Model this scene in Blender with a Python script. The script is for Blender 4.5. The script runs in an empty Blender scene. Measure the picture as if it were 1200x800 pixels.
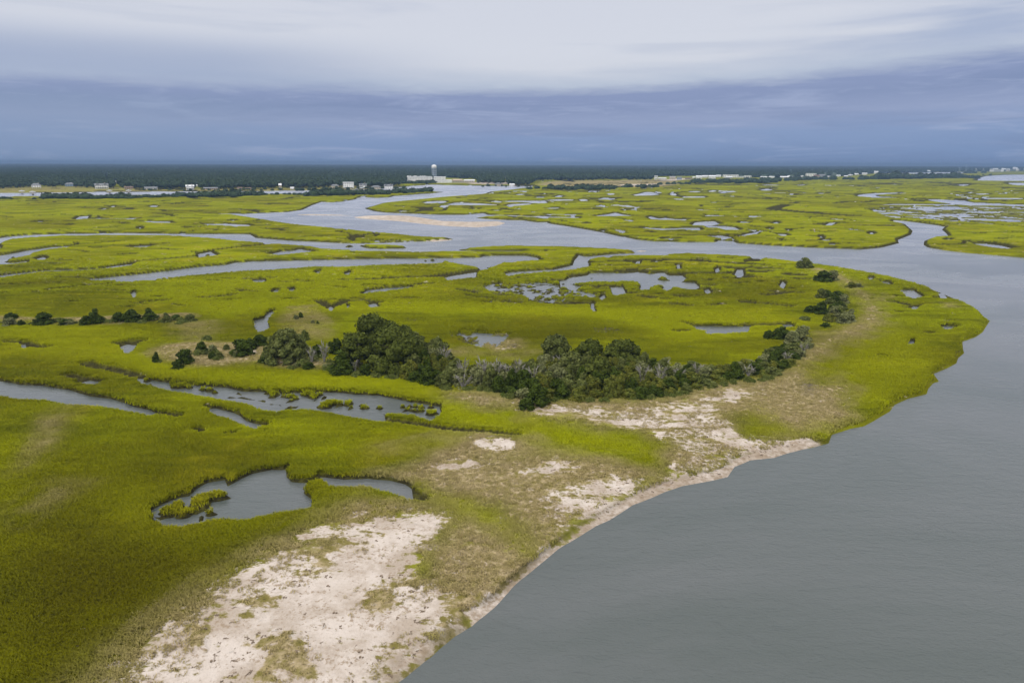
import bpy, math, random
import numpy as np
from mathutils import Matrix, Vector
random.seed(11); RNG = np.random.default_rng(11)
SC = bpy.context.scene
COL = SC.collection
R = math.radians

# ---------------------------------------------------------------- camera
H = 40.0; F = 800.0; PITCH = math.atan(208.5/F); ROLL = R(0.17)
_f = np.array([0, math.cos(PITCH), -math.sin(PITCH)])
_u0 = np.array([0, math.sin(PITCH), math.cos(PITCH)])
_r0 = np.array([1.0, 0, 0])
_r = math.cos(ROLL)*_r0 + math.sin(ROLL)*_u0
_u = math.cos(ROLL)*_u0 - math.sin(ROLL)*_r0

def px(x, y, z=0.0):
    """point of the ground (height z) seen at photograph pixel x, y"""
    d = _f*F + _r*(x-600) + _u*(400-y)
    t = (z-H)/min(d[2], -1e-3)
    return (d[0]*t, d[1]*t)

def scale_at(x, y):
    """pixels per metre at the ground point seen at x, y"""
    p = px(x, y)
    return F/(p[1]*_f[1] + (0-H)*_f[2])

cam = bpy.data.objects.new("camera", bpy.data.cameras.new("camera")); COL.objects.link(cam)
cam.data.sensor_width = 36; cam.data.lens = 36*F/1200
cam.data.clip_start = 0.5; cam.data.clip_end = 90000
m = Matrix.Identity(4)
for i in range(3):
    m[i][0] = _r[i]; m[i][1] = _u[i]; m[i][2] = -_f[i]
m[2][3] = H
cam.matrix_world = m
SC.camera = cam

# ---------------------------------------------------------------- helpers
def tag(o, label=None, cat=None, group=None, kind=None):
    if label: o["label"] = label
    if cat: o["category"] = cat
    if group: o["group"] = group
    if kind: o["kind"] = kind
    return o

def mesh_np(name, V, faces, nper, mats, smooth=False, midx=None):
    """V (n,3); faces flat index array; nper verts per face"""
    me = bpy.data.meshes.new(name)
    V = np.asarray(V, dtype=np.float32); fa = np.asarray(faces, dtype=np.int32).ravel()
    nf = len(fa)//nper
    me.vertices.add(len(V)); me.vertices.foreach_set("co", V.ravel())
    me.loops.add(len(fa)); me.loops.foreach_set("vertex_index", fa)
    me.polygons.add(nf)
    me.polygons.foreach_set("loop_start", np.arange(nf, dtype=np.int32)*nper)
    me.polygons.foreach_set("loop_total", np.full(nf, nper, dtype=np.int32))
    if smooth: me.polygons.foreach_set("use_smooth", np.ones(nf, dtype=bool))
    for mt in (mats if isinstance(mats, (list, tuple)) else [mats]): me.materials.append(mt)
    if midx is not None: me.polygons.foreach_set("material_index", np.asarray(midx, dtype=np.int32))
    me.update(calc_edges=True)
    return me

def link(name, me, parent=None, loc=None, rz=0.0):
    o = bpy.data.objects.new(name, me); COL.objects.link(o)
    if parent is not None: o.parent = parent
    if loc is not None: o.location = loc
    if rz: o.rotation_euler[2] = rz
    return o

def empty(name, loc=(0, 0, 0), rz=0.0):
    o = bpy.data.objects.new(name, None); COL.objects.link(o)
    o.empty_display_size = 0.5
    o.location = loc; o.rotation_euler[2] = rz
    return o

def copy_tree(o, parent=None):
    c = o.copy(); COL.objects.link(c)
    if parent is not None: c.parent = parent
    for ch in list(o.children): copy_tree(ch, c)
    return c

class MB:
    """collects polygons, builds one mesh"""
    def __init__(s): s.v = []; s.f = []
    def poly(s, pts):
        b = len(s.v); s.v += [tuple(p) for p in pts]; s.f.append(tuple(range(b, b+len(pts))))
    def box(s, x0, x1, y0, y1, z0, z1):
        b = len(s.v)
        s.v += [(x0,y0,z0),(x1,y0,z0),(x1,y1,z0),(x0,y1,z0),(x0,y0,z1),(x1,y0,z1),(x1,y1,z1),(x0,y1,z1)]
        for q in ((0,3,2,1),(4,5,6,7),(0,1,5,4),(1,2,6,5),(2,3,7,6),(3,0,4,7)): s.f.append(tuple(b+i for i in q))
    def prism(s, pts, z0, z1):
        n = len(pts); b = len(s.v)
        s.v += [(p[0], p[1], z0) for p in pts] + [(p[0], p[1], z1) for p in pts]
        s.f.append(tuple(b+n-1-i for i in range(n))); s.f.append(tuple(b+n+i for i in range(n)))
        for i in range(n): s.f.append((b+i, b+(i+1) % n, b+n+(i+1) % n, b+n+i))
    def gable(s, x0, x1, y0, y1, z0, z1, t=0.18):
        """gable roof, ridge along x"""
        ym = (y0+y1)/2; b = len(s.v)
        s.v += [(x0,y0,z0),(x1,y0,z0),(x1,ym,z1),(x0,ym,z1),(x1,y1,z0),(x0,y1,z0),
                (x0,y0,z0-t),(x1,y0,z0-t),(x1,y1,z0-t),(x0,y1,z0-t)]
        for q in ((0,1,2,3),(3,2,4,5),(6,9,8,7),(6,7,1,0),(8,9,5,4),(7,8,4,2,1),(9,6,0,3,5)): s.f.append(tuple(b+i for i in q))
    def hip(s, x0, x1, y0, y1, z0, z1, t=0.18):
        ym = (y0+y1)/2; k = min((y1-y0)/2, (x1-x0)*0.45); b = len(s.v)
        s.v += [(x0,y0,z0),(x1,y0,z0),(x1,y1,z0),(x0,y1,z0),(x0+k,ym,z1),(x1-k,ym,z1),
                (x0,y0,z0-t),(x1,y0,z0-t),(x1,y1,z0-t),(x0,y1,z0-t)]
        for q in ((0,1,5,4),(1,2,5),(2,3,4,5),(3,0,4),(9,8,7,6),(6,7,1,0),(7,8,2,1),(8,9,3,2),(9,6,0,3)): s.f.append(tuple(b+i for i in q))
    def tube(s, pts, rad, n=6):
        P = [np.array(p, float) for p in pts]; b = len(s.v); m_ = len(P)
        for i, p in enumerate(P):
            d = P[min(i+1, m_-1)] - P[max(i-1, 0)]; d /= (np.linalg.norm(d)+1e-9)
            a = np.cross(d, [0.3, 0.9, 0.1]); 
            if np.linalg.norm(a) < 1e-3: a = np.cross(d, [1, 0, 0])
            a /= np.linalg.norm(a); c = np.cross(d, a)
            r_ = rad[i] if isinstance(rad, (list, tuple)) else rad
            for k in range(n):
                th = 2*math.pi*k/n
                s.v.append(tuple(p + r_*(math.cos(th)*a + math.sin(th)*c)))
        for i in range(m_-1):
            for k in range(n):
                s.f.append((b+i*n+k, b+i*n+(k+1) % n, b+(i+1)*n+(k+1) % n, b+(i+1)*n+k))
        s.f.append(tuple(b+n-1-k for k in range(n))); s.f.append(tuple(b+(m_-1)*n+k for k in range(n)))
    def lathe(s, prof, n=16, cx=0, cy=0):
        b = len(s.v)
        for r_, z in prof:
            for k in range(n):
                th = 2*math.pi*k/n; s.v.append((cx+r_*math.cos(th), cy+r_*math.sin(th), z))
        for i in range(len(prof)-1):
            for k in range(n):
                s.f.append((b+i*n+k, b+i*n+(k+1) % n, b+(i+1)*n+(k+1) % n, b+(i+1)*n+k))
        s.f.append(tuple(b+n-1-k for k in range(n))); s.f.append(tuple(b+(len(prof)-1)*n+k for k in range(n)))
    def mesh(s, name, mat, smooth=False):
        me = bpy.data.meshes.new(name); me.from_pydata(s.v, [], s.f)
        if mat: me.materials.append(mat)
        if smooth: me.polygons.foreach_set("use_smooth", [True]*len(me.polygons))
        me.update(); return me
    def build(s, name, mat, parent=None, loc=None, rz=0, smooth=False):
        return link(name, s.mesh(name, mat, smooth), parent, loc, rz)

# value noise in numpy
_T = np.random.default_rng(5).random((256, 256)).astype(np.float32)
def vnoise(x, y):
    xi = np.floor(x).astype(np.int64); yi = np.floor(y).astype(np.int64)
    fx = (x-xi).astype(np.float32); fy = (y-yi).astype(np.float32)
    fx = fx*fx*(3-2*fx); fy = fy*fy*(3-2*fy)
    a = _T[xi & 255, yi & 255]; b = _T[(xi+1) & 255, yi & 255]
    c = _T[xi & 255, (yi+1) & 255]; d = _T[(xi+1) & 255, (yi+1) & 255]
    return (a*(1-fx)+b*fx)*(1-fy) + (c*(1-fx)+d*fx)*fy
def fbm(x, y, o=4, g=0.5):
    s = 0; a = 1; n = 0
    ca, sa = math.cos(0.7), math.sin(0.7)
    for i in range(o):
        s = s + a*vnoise(x+17.3*i, y-9.1*i); n += a; a *= g
        x, y = (x*ca - y*sa)*2.03, (x*sa + y*ca)*2.03
    return s/n
def sstep(a, b, x):
    t = np.clip((x-a)/(b-a), 0, 1); return t*t*(3-2*t)

# ---------------------------------------------------------------- materials
def mat_new(name):
    mt = bpy.data.materials.new(name); mt.use_nodes = True
    nt = mt.node_tree; b = nt.nodes["Principled BSDF"]
    b.inputs["Specular IOR Level"].default_value = 0.25
    return mt, nt, b
def N(nt, typ, **kw):
    n = nt.nodes.new(typ)
    for k, v in kw.items(): setattr(n, k, v)
    return n
def mixc(nt, fac, a, b):
    n = N(nt, "ShaderNodeMix", data_type='RGBA')
    for key, val in ((0, fac), (6, a), (7, b)):
        if hasattr(val, "default_value") or hasattr(val, "is_linked"): nt.links.new(val, n.inputs[key])
        elif key == 0: n.inputs[0].default_value = val
        else: n.inputs[key].default_value = (*val, 1)
    return n.outputs[2]
def mathn(nt, op, a, b=None, c=None, clamp=False):
    n = N(nt, "ShaderNodeMath", operation=op, use_clamp=clamp)
    for i, v in enumerate((a, b, c)):
        if v is None: continue
        if isinstance(v, (int, float)): n.inputs[i].default_value = v
        else: nt.links.new(v, n.inputs[i])
    return n.outputs[0]
def ramp(nt, val, lo, hi, smooth=True):
    n = N(nt, "ShaderNodeMapRange", interpolation_type='SMOOTHSTEP' if smooth else 'LINEAR')
    nt.links.new(val, n.inputs[0]); n.inputs[1].default_value = lo; n.inputs[2].default_value = hi
    return n.outputs[0]
def noise(nt, vec, scale, detail=3, rough=0.55, dist=0.0):
    n = N(nt, "ShaderNodeTexNoise"); n.inputs["Scale"].default_value = scale
    n.inputs["Detail"].default_value = detail; n.inputs["Roughness"].default_value = rough
    n.inputs["Distortion"].default_value = dist
    if vec is not None: nt.links.new(vec, n.inputs["Vector"])
    return n.outputs[0]
def attr(nt, name, typ='GEOMETRY'):
    n = N(nt, "ShaderNodeAttribute", attribute_type=typ, attribute_name=name); return n.outputs["Fac"]
def stretched(nt, vec, s):
    n = N(nt, "ShaderNodeMapping"); nt.links.new(vec, n.inputs[0]); n.inputs["Scale"].default_value = s
    return n.outputs[0]

GRASS_LUSH = (0.200, 0.222, 0.004); GRASS_OLIVE = (0.126, 0.126, 0.004); GRASS_GOLD = (0.245, 0.222, 0.010)
GRASS_DARK = (0.082, 0.094, 0.004); GRASS_LUSH2 = (0.262, 0.278, 0.003); GRASS_DEEP_VIGN = (0.052, 0.045, 0.002)
TAN = (0.360, 0.285, 0.170); SAND = (0.54, 0.475, 0.42); MUD = (0.075, 0.066, 0.052); BANK = (0.030, 0.027, 0.012)

def grass_color(nt, pos):
    """patchwork of marsh grass colours over the ground plan"""
    n1 = noise(nt, pos, 0.012, 4, 0.6, 0.6); n2 = noise(nt, pos, 0.045, 4, 0.6, 0.8); n3 = noise(nt, pos, 0.35, 3, 0.6)
    c = mixc(nt, ramp(nt, n1, 0.36, 0.62), GRASS_OLIVE, GRASS_LUSH)
    c = mixc(nt, mathn(nt, 'MULTIPLY', ramp(nt, n2, 0.52, 0.72), 0.75), c, GRASS_GOLD)
    c = mixc(nt, mathn(nt, 'MULTIPLY', ramp(nt, n2, 0.46, 0.28), 0.6), c, GRASS_DARK)
    c = mixc(nt, mathn(nt, 'MULTIPLY', ramp(nt, n3, 0.5, 0.75), 0.45), c, GRASS_OLIVE)
    n4 = noise(nt, stretched(nt, pos, (0.035, 0.15, 1)), 1.0, 4, 0.6, 1.2)
    c = mixc(nt, mathn(nt, 'MULTIPLY', ramp(nt, n4, 0.50, 0.68), 0.75), c, GRASS_DARK)
    c = mixc(nt, mathn(nt, 'MULTIPLY', ramp(nt, n4, 0.47, 0.30), 0.6), c, GRASS_LUSH2)
    return c

def make_ground_mat():
    mt, nt, b = mat_new("marsh_ground")
    pos = N(nt, "ShaderNodeNewGeometry").outputs["Position"]
    c = grass_color(nt, pos)
    lush = attr(nt, "lush"); c = mixc(nt, lush, c, GRASS_LUSH2)
    c = mixc(nt, mathn(nt, 'MULTIPLY', attr(nt, "deep"), 0.85), c, GRASS_DEEP_VIGN)  # deep olive tone, with the lower-left vignette painted in
    f1 = noise(nt, pos, 0.9, 5, 0.65); f2 = noise(nt, pos, 2.6, 4, 0.7); f3 = noise(nt, pos, 0.22, 5, 0.65, 0.5)
    # dry grass
    tan = attr(nt, "tan")
    tn = mathn(nt, 'ADD', tan, mathn(nt, 'MULTIPLY', mathn(nt, 'SUBTRACT', f3, 0.5), 1.3))
    tc = mixc(nt, ramp(nt, f1, 0.35, 0.65), (0.165, 0.140, 0.040), TAN)
    tc = mixc(nt, ramp(nt, f2, 0.52, 0.72), tc, (0.085, 0.070, 0.030))
    c = mixc(nt, ramp(nt, tn, 0.25, 0.75), c, tc)
    # bare sand, broken up by litter and roots
    sand = attr(nt, "sand")
    fs = noise(nt, stretched(nt, pos, (0.16, 0.75, 1)), 1.0, 5, 0.65, 0.6)
    sn = sand
    for fv, wgt in ((f3, 2.0), (f1, 1.5), (fs, 1.7)):
        sn = mathn(nt, 'ADD', sn, mathn(nt, 'MULTIPLY', mathn(nt, 'SUBTRACT', fv, 0.5), wgt))
    sc = mixc(nt, ramp(nt, noise(nt, pos, 0.16, 6, 0.7), 0.40, 0.62), SAND, (0.38, 0.315, 0.255))
    sc = mixc(nt, mathn(nt, 'MULTIPLY', ramp(nt, mathn(nt, 'ADD', f2, mathn(nt, 'MULTIPLY', mathn(nt, 'SUBTRACT', fs, 0.5), 0.8)), 0.54, 0.70), 0.85), sc, (0.27, 0.205, 0.14))
    c = mixc(nt, ramp(nt, sn, 0.36, 0.60), c, sc)
    # mud flats
    mud = attr(nt, "mud")
    mn = mathn(nt, 'ADD', mud, mathn(nt, 'MULTIPLY', mathn(nt, 'SUBTRACT', f3, 0.5), 0.9))
    c = mixc(nt, ramp(nt, mn, 0.35, 0.8), c, MUD)
    wet = attr(nt, "wet")
    c = mixc(nt, mathn(nt, 'MULTIPLY', wet, ramp(nt, f1, 0.30, 0.7)), c, (0.235, 0.18, 0.125))
    c = mixc(nt, attr(nt, "bank"), c, mixc(nt, ramp(nt, f1, 0.42, 0.68), BANK, (0.075, 0.072, 0.018)))
    nt.links.new(c, b.inputs["Base Color"])
    b.inputs["Roughness"].default_value = 0.95; b.inputs["Specular IOR Level"].default_value = 0.0
    bp = N(nt, "ShaderNodeBump"); bp.inputs["Strength"].default_value = 0.7; bp.inputs["Distance"].default_value = 0.35
    nt.links.new(mathn(nt, 'ADD', f2, f1), bp.inputs["Height"]); nt.links.new(bp.outputs[0], b.inputs["Normal"])
    return mt

def make_tuft_mat():
    mt, nt, b = mat_new("marsh_grass_blades")
    pos = N(nt, "ShaderNodeNewGeometry").outputs["Position"]
    c = grass_color(nt, pos)
    c = mixc(nt, attr(nt, "lush", 'INSTANCER'), c, GRASS_LUSH2)
    c = mixc(nt, mathn(nt, 'MULTIPLY', attr(nt, "deep", 'INSTANCER'), 0.85), c, GRASS_DEEP_VIGN)
    tc = mixc(nt, noise(nt, pos, 0.5, 3), (0.175, 0.142, 0.046), (0.330, 0.262, 0.150))
    c = mixc(nt, attr(nt, "tan", 'INSTANCER'), c, tc)
    oi = N(nt, "ShaderNodeObjectInfo").outputs["Random"]
    c = mixc(nt, mathn(nt, 'MULTIPLY', oi, 0.16), c, (0.075, 0.080, 0.008))
    vs = N(nt, "ShaderNodeVectorMath", operation='SCALE'); nt.links.new(c, vs.inputs[0]); vs.inputs["Scale"].default_value = 1.9
    nt.links.new(vs.outputs[0], b.inputs["Base Color"]); b.inputs["Roughness"].default_value = 0.7
    b.inputs["Specular IOR Level"].default_value = 0.0
    # leaves fan out: light them mostly as a level leaf would be lit
    gn = N(nt, "ShaderNodeNewGeometry").outputs["Normal"]
    va = N(nt, "ShaderNodeVectorMath", operation='MULTIPLY_ADD'); nt.links.new(gn, va.inputs[0]); va.inputs[1].default_value = (0.45, 0.45, 0.1); va.inputs[2].default_value = (0, 0, 1)
    vn = N(nt, "ShaderNodeVectorMath", operation='NORMALIZE'); nt.links.new(va.outputs[0], vn.inputs[0]); nt.links.new(vn.outputs[0], b.inputs["Normal"])
    tr = N(nt, "ShaderNodeBsdfTranslucent"); nt.links.new(vs.outputs[0], tr.inputs[0]); nt.links.new(vn.outputs[0], tr.inputs["Normal"])
    mx = N(nt, "ShaderNodeMixShader"); mx.inputs[0].default_value = 0.3
    nt.links.new(b.outputs[0], mx.inputs[1]); nt.links.new(tr.outputs[0], mx.inputs[2])
    nt.links.new(mx.outputs[0], [n for n in nt.nodes if n.type == 'OUTPUT_MATERIAL'][0].inputs[0])
    return mt

def make_water_mat():
    mt, nt, b = mat_new("turbid_water")
    pos = N(nt, "ShaderNodeNewGeometry").outputs["Position"]
    n0 = noise(nt, stretched(nt, pos, (0.011, 0.014, 1)), 1.0, 5, 0.6, 1.2)
    w1 = noise(nt, stretched(nt, pos, (0.45, 0.95, 1)), 1.0, 4, 0.62, 0.5)
    w2 = noise(nt, stretched(nt, pos, (2.0, 3.6, 1)), 1.0, 3, 0.6, 0.3)
    w3 = noise(nt, stretched(nt, pos, (0.02, 0.03, 1)), 1.0, 4, 0.6, 1.2)
    wind = ramp(nt, w3, 0.36, 0.64)
    hgt = mathn(nt, 'ADD', w1, mathn(nt, 'MULTIPLY', w2, 0.4))
    bp = N(nt, "ShaderNodeBump"); bp.inputs["Distance"].default_value = 0.42
    nt.links.new(mathn(nt, 'MULTIPLY_ADD', wind, 0.35, 0.5), bp.inputs["Strength"]); nt.links.new(hgt, bp.inputs["Height"])
    body = N(nt, "ShaderNodeBsdfDiffuse")
    body_c = N(nt, "ShaderNodeMix", data_type='RGBA'); body_c.inputs[7].default_value = (0.30, 0.32, 0.32, 1)
    foam = mathn(nt, 'MULTIPLY', ramp(nt, noise(nt, stretched(nt, pos, (0.5, 1.3, 1)), 1.0, 5, 0.75, 0.8), 0.60, 0.74), ramp(nt, noise(nt, pos, 0.03, 3, 0.5, 0.5), 0.58, 0.68))
    nt.links.new(mathn(nt, 'MULTIPLY', foam, 0.9), body_c.inputs[0]); nt.links.new(body_c.outputs[2], body.inputs[0])
    nt.links.new(mixc(nt, ramp(nt, n0, 0.3, 0.7), (0.060, 0.073, 0.066), (0.098, 0.105, 0.104)), body_c.inputs[6]); nt.links.new(bp.outputs[0], body.inputs["Normal"])
    gl = N(nt, "ShaderNodeBsdfAnisotropic"); gl.distribution = 'MULTI_GGX'
    gl.inputs["Color"].default_value = (0.83, 0.85, 0.93, 1)
    nt.links.new(mathn(nt, 'MULTIPLY_ADD', wind, 0.06, 0.225), gl.inputs["Roughness"])
    fr = N(nt, "ShaderNodeFresnel"); fr.inputs["IOR"].default_value = 1.333
    mx = N(nt, "ShaderNodeMixShader"); nt.links.new(fr.outputs[0], mx.inputs[0]); nt.links.new(body.outputs[0], mx.inputs[1]); nt.links.new(gl.outputs[0], mx.inputs[2])
    bp2 = N(nt, "ShaderNodeBump"); bp2.inputs["Distance"].default_value = 0.14; bp2.inputs["Strength"].default_value = 0.5
    nt.links.new(hgt, bp2.inputs["Height"]); nt.links.new(bp2.outputs[0], gl.inputs["Normal"])
    nt.links.new(mx.outputs[0], [n for n in nt.nodes if n.type == 'OUTPUT_MATERIAL'][0].inputs[0])
    return mt

def make_leaf_mat(name, c1, c2, c3, rough=0.65):
    mt, nt, b = mat_new(name)
    g = N(nt, "ShaderNodeTexCoord").outputs["Object"]
    n1 = noise(nt, g, 0.8, 3, 0.6); n2 = noise(nt, g, 4.0, 3, 0.6)
    oi = N(nt, "ShaderNodeObjectInfo").outputs["Random"]
    c = mixc(nt, ramp(nt, n1, 0.35, 0.65), c1, c2)
    c = mixc(nt, ramp(nt, n2, 0.55, 0.8), c, c3)
    c = mixc(nt, mathn(nt, 'MULTIPLY', oi, 0.55), c, c1)
    nt.links.new(c, b.inputs["Base Color"]); b.inputs["Roughness"].default_value = rough
    b.inputs["Specular IOR Level"].default_value = 0.04
    return mt

def make_plain(name, col, rough=0.7, var=0.12, scale=0.6):
    mt, nt, b = mat_new(name)
    g = N(nt, "ShaderNodeTexCoord").outputs["Object"]
    n1 = noise(nt, g, scale, 4, 0.6)
    dk = tuple(v*(1-var*2) for v in col)
    nt.links.new(mixc(nt, ramp(nt, n1, 0.35, 0.7), col, dk), b.inputs["Base Color"])
    b.inputs["Roughness"].default_value = rough
    return mt
# ---------------------------------------------------------------- the land, traced on the photograph and laid out on the ground plan
SHORE = [(420,860),(466,800),(503,770),(532,745),(554,733),(579,712),(612,678),(639,657),(656,643),(683,627),(700,616),(715,609),(742,592),(779,577),
 (800,570),(825,565),(854,559),(862,547),(879,539),(908,536),(927,530),(950,525),(971,519),(975,509),(996,502),(1012,499),(1026,491),(1042,482),(1048,474),
 (1064,467),(1087,462),(1089,455.6),(1095,449),(1107,446),(1103,442),(1095,438),(1111,432),(1122,426),(1124,420),(1131,414),(1130,407),(1129,400.6),
 (1144,395),(1152,389.6),(1158,380),(1161,374),(1156,369),(1147,359),(1130,351),(1105,340),(1075,331),(1040,322.5),(1000,315),(962,309.5),(937,307),
 (900,302.5),(850,299),(805,297.5),(780,298.5),(755,299),(748,297.5),(743,294),(720,292),(667,289.7),(600,288.3)]
N1 = [(-260,860)] + SHORE + [(570,289.5),(535,292.4),(540,293.4),(560,294),(600,293.9),(640,294.6),(640,295.3),(600,295),(550,295.2),(500,295.3),(427,295),(400,293.3),
 (377,292),(367,289.5),(350,288),(327,286.2),(317,285.6),(283,282.7),(250,279.4),(217,277.4),(200,276.6),(117,276.6),(67,277.4),(33,279.3),(10,281.3),(2,284),(-1,287),(2,290),(0,292),(-30,296),(-260,300)]
N2 = [(-400,233),(0,230.3),(45,230.2),(105,229.3),(208,228.4),(320,227.2),(362,226.6),(420,226),(460,225),(481,224.2),(525,224.7),(515,226),(500,227.2),(462,229.7),(458,231.3),(440,232),
 (430,231.3),(417,231.8),(417,233.3),(400,236.3),(387,237.3),(375,236.7),(363,241),(353,246),(337,248.3),(295,250),(285,250.7),(277,250.1),(238,250.9),(277,251.7),(290,254),(307,256.7),
 (327,260.3),(350,263.7),(375,266.3),(400,269),(442,273),(467,274.7),(492,277.5),(523,279),(534,279.6),(527,281),(487,283),(467,284),(442,285),(400,285),(367,283.3),(342,282),(317,280),
 (300,278.7),(297,276.7),(293,274.6),(283,274),(200,273.8),(133,273),(128,273.6),(83,274),(33,275.5),(10,277.5),(0,279),(-40,284),(-400,296)]
EM = [(427,244),(450,237.5),(488,233.7),(524,230.3),(569,227),(577,224.3),(601,222),(610,220.6),(617,220),(624,218.7),(618,217.7),(580,217.9),(553,217.6),(530,217),(507,216.4),(490,217.6),(470,219.2),(440,221),(420,222),(362,223),(320,223.6),
 (208,224.6),(160,224.9),(110,225.2),(50,226),(0,226.2),(-400,229),(-900,227),(-900,193.4),(2100,198.4),(2100,330),(1400,322),(1300,311),(1200,302),(1167,299),(1133,296.3),(1108,293.3),(1087,290),
 (1082,286.7),(1083,281.7),(1093,277.8),(1113,277.4),(1110,274),(1104,269),(1108,265.8),(1093,263.3),(1067,259.8),(1047,257.9),(1045,259.4),(1060,262.5),(1069,270),(1067,275),(1051,281),(1052,285),(1032,290),(1010,292),(950,290),
 (900,287.3),(882,286),(865,285),(860,282.6),(843,281.8),(841,283.6),(800,283.7),(767,282.8),(747,280.8),(727,277),(707,272.5),(693,269.7),(670,265.8),(645,262),(642,260.4),(630,260.3),(613,257.9),(600,257.8),
 (575,256.7),(557,255),(583,253.2),(600,252.9),(600,252.3),(573,251.7),(568,249.7),(560,250.5),(547,251.7),(520,251.7),(475,250),(450,249),(438,247.5)]
C2 = [(100,327.6),(117,326),(138,323.7),(167,320.9),(200,316.9),(233,312.6),(267,309.7),(278,307.2),(317,305.6),(400,304),(467,302.7),(540,302),(565,301.3),(570,299.7),(585,299.2),(600,299.1),(618,299.3),(630,301.5),(637,304.6),(620,305.5),(605,306.6),(600,307.6),
 (590,307.5),(582,311),(578,312.3),(570,311.5),(567,312.3),(575,315),(570,315.8),(562,313),(550,311),(530,307.5),(523,305),(517,308.8),(467,310),(433,311),(400,313),(367,312.6),(317,316),(283,317.5),(242,321),(200,325),(168,328),(153,330),(138,330),(137,328.4),(110,328.5)]
INLET = [(760,296.5),(733,296.9),(717,298),(690,300.6),(683,300),(680,298.6),(678,301.7),(675,305),(673,311),(650,316),(617,317.5),(600,318.8),(592,321),(598,322.5),(605,321),(633,318.9),(655,317.2),(672,316),(692,311.8),(690,304.5),(697,302.5),(717,300.4),(750,299.3),(780,299.5)]
W2 = [(-60,303),(-10,300.5),(12,297.8),(33,293.8),(63,289.7),(87,288.8),(75,291),(55,293.3),(36,297.5),(33,300),(22,302),(10,304),(4,307.5),(17,308.3),(33,306),(33,307.5),(17,309.7),(0,310.5),(-60,314)]
W3 = [(-40,325),(0,322.7),(33,319.2),(55,317.2),(97,316.2),(117,314.9),(133,312.3),(157,309.8),(150,311.5),(133,313.6),(100,317),(55,318.4),(25,321.8),(0,325),(-40,328)]
P235 = [(234,297.8),(240,296.7),(248,294.9),(257,298.3),(245,300.3),(236,302)]
P1 = [(313,299),(330,294.3),(342,293.5),(350,292.2),(360,293.5),(370,294.7),(350,296.7),(327,299)]
Q1 = [(668,325.8),(680,324.5),(690,323),(693,320),(715,319.5),(730,320.3),(748,319.5),(762,321),(777,320),(783,323.3),(800,324),(806,325),(797,329),(801,331),(815,331),(821,334.5),(811,337.5),(790,336),(772,333),(762,334),(760,339),
 (750,339),(752,335.5),(751,330.5),(742,329),(720,329.3),(700,329.5),(678,331),(668,332.5),(685,337),(675,338),(659,335),(657,330),(666,328)]
Q2 = [(716,337.5),(730,336),(735,343.5),(720,345)]
W4 = [(-120,432),(-60,438),(0,446),(17,448),(25,450.5),(50,452),(82,457.5),(107,465),(130,467.5),(145,472),(160,477.5),(175,480.5),(190,487),(175,484.5),(160,481),(125,475),(82,471),(55,466),(20,464),(0,460),(-60,452),(-120,446)]
W5 = [(160,444),(177,445.5),(200,448.5),(232,451.5),(267,453.5),(285,458),(325,459.5),(352,459.8),(382,459.8),(400,460.5),(415,462.5),(445,463.5),(482,470.5),(517,476),(519,480),(505,489),(485,482.5),(450,480.5),(452,487),(440,487),(415,483),(385,479),(355,476),(335,477),(325,479.5),
 (310,477.5),(295,471),(275,467),(257,464),(232,460),(200,455.5),(177,450),(162,446)]
W6 = [(246,479),(255,477.7),(275,482.8),(282,486.3),(290,492.5),(300,495.5),(308,498),(300,498),(287,493.5),(270,486.5),(250,481)]
W8 = [(269,569),(283,560),(297,554),(318,550),(334.5,550),(335.5,558.5),(341,564),(360,565.5),(355,571),(356.5,578),(365,585),(362,590),(346,593.5),(318,597),(300,602),(279.5,605),(258.5,603),(237.5,607),(216.5,612),(192,612),(180,604),(177,598),(192,590),(209.5,583),(222,581),(230.5,572.5),(244.5,565),(265.5,561.5)]
I8 = [(223.5,576),(241,573.5),(255,569.5),(269,572.5),(277,578),(274,583),(258.5,587),(243,588),(233,593.5),(224,592),(230,584),(224,580)]
W9 = [(374,558.5),(402,562),(430,561),(458,563),(475.5,567),(483,572.5),(484.5,579.5),(480,580.5),(465,575),(440.5,569),(423,565.5),(402,567),(384.5,565.5)]
PA = [(300,375),(310,372.5),(313,367),(322,363.5),(316,370),(314,377.5),(316,382),(310,386.5),(304,387.5),(299,383.5),(297.5,377)]
PB = [(542.5,391),(550,392.5),(552.5,397.5),(570,401),(582,404),(580,409),(572,409.5),(560,407.5),(547,405),(540,401),(536,395)]
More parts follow.
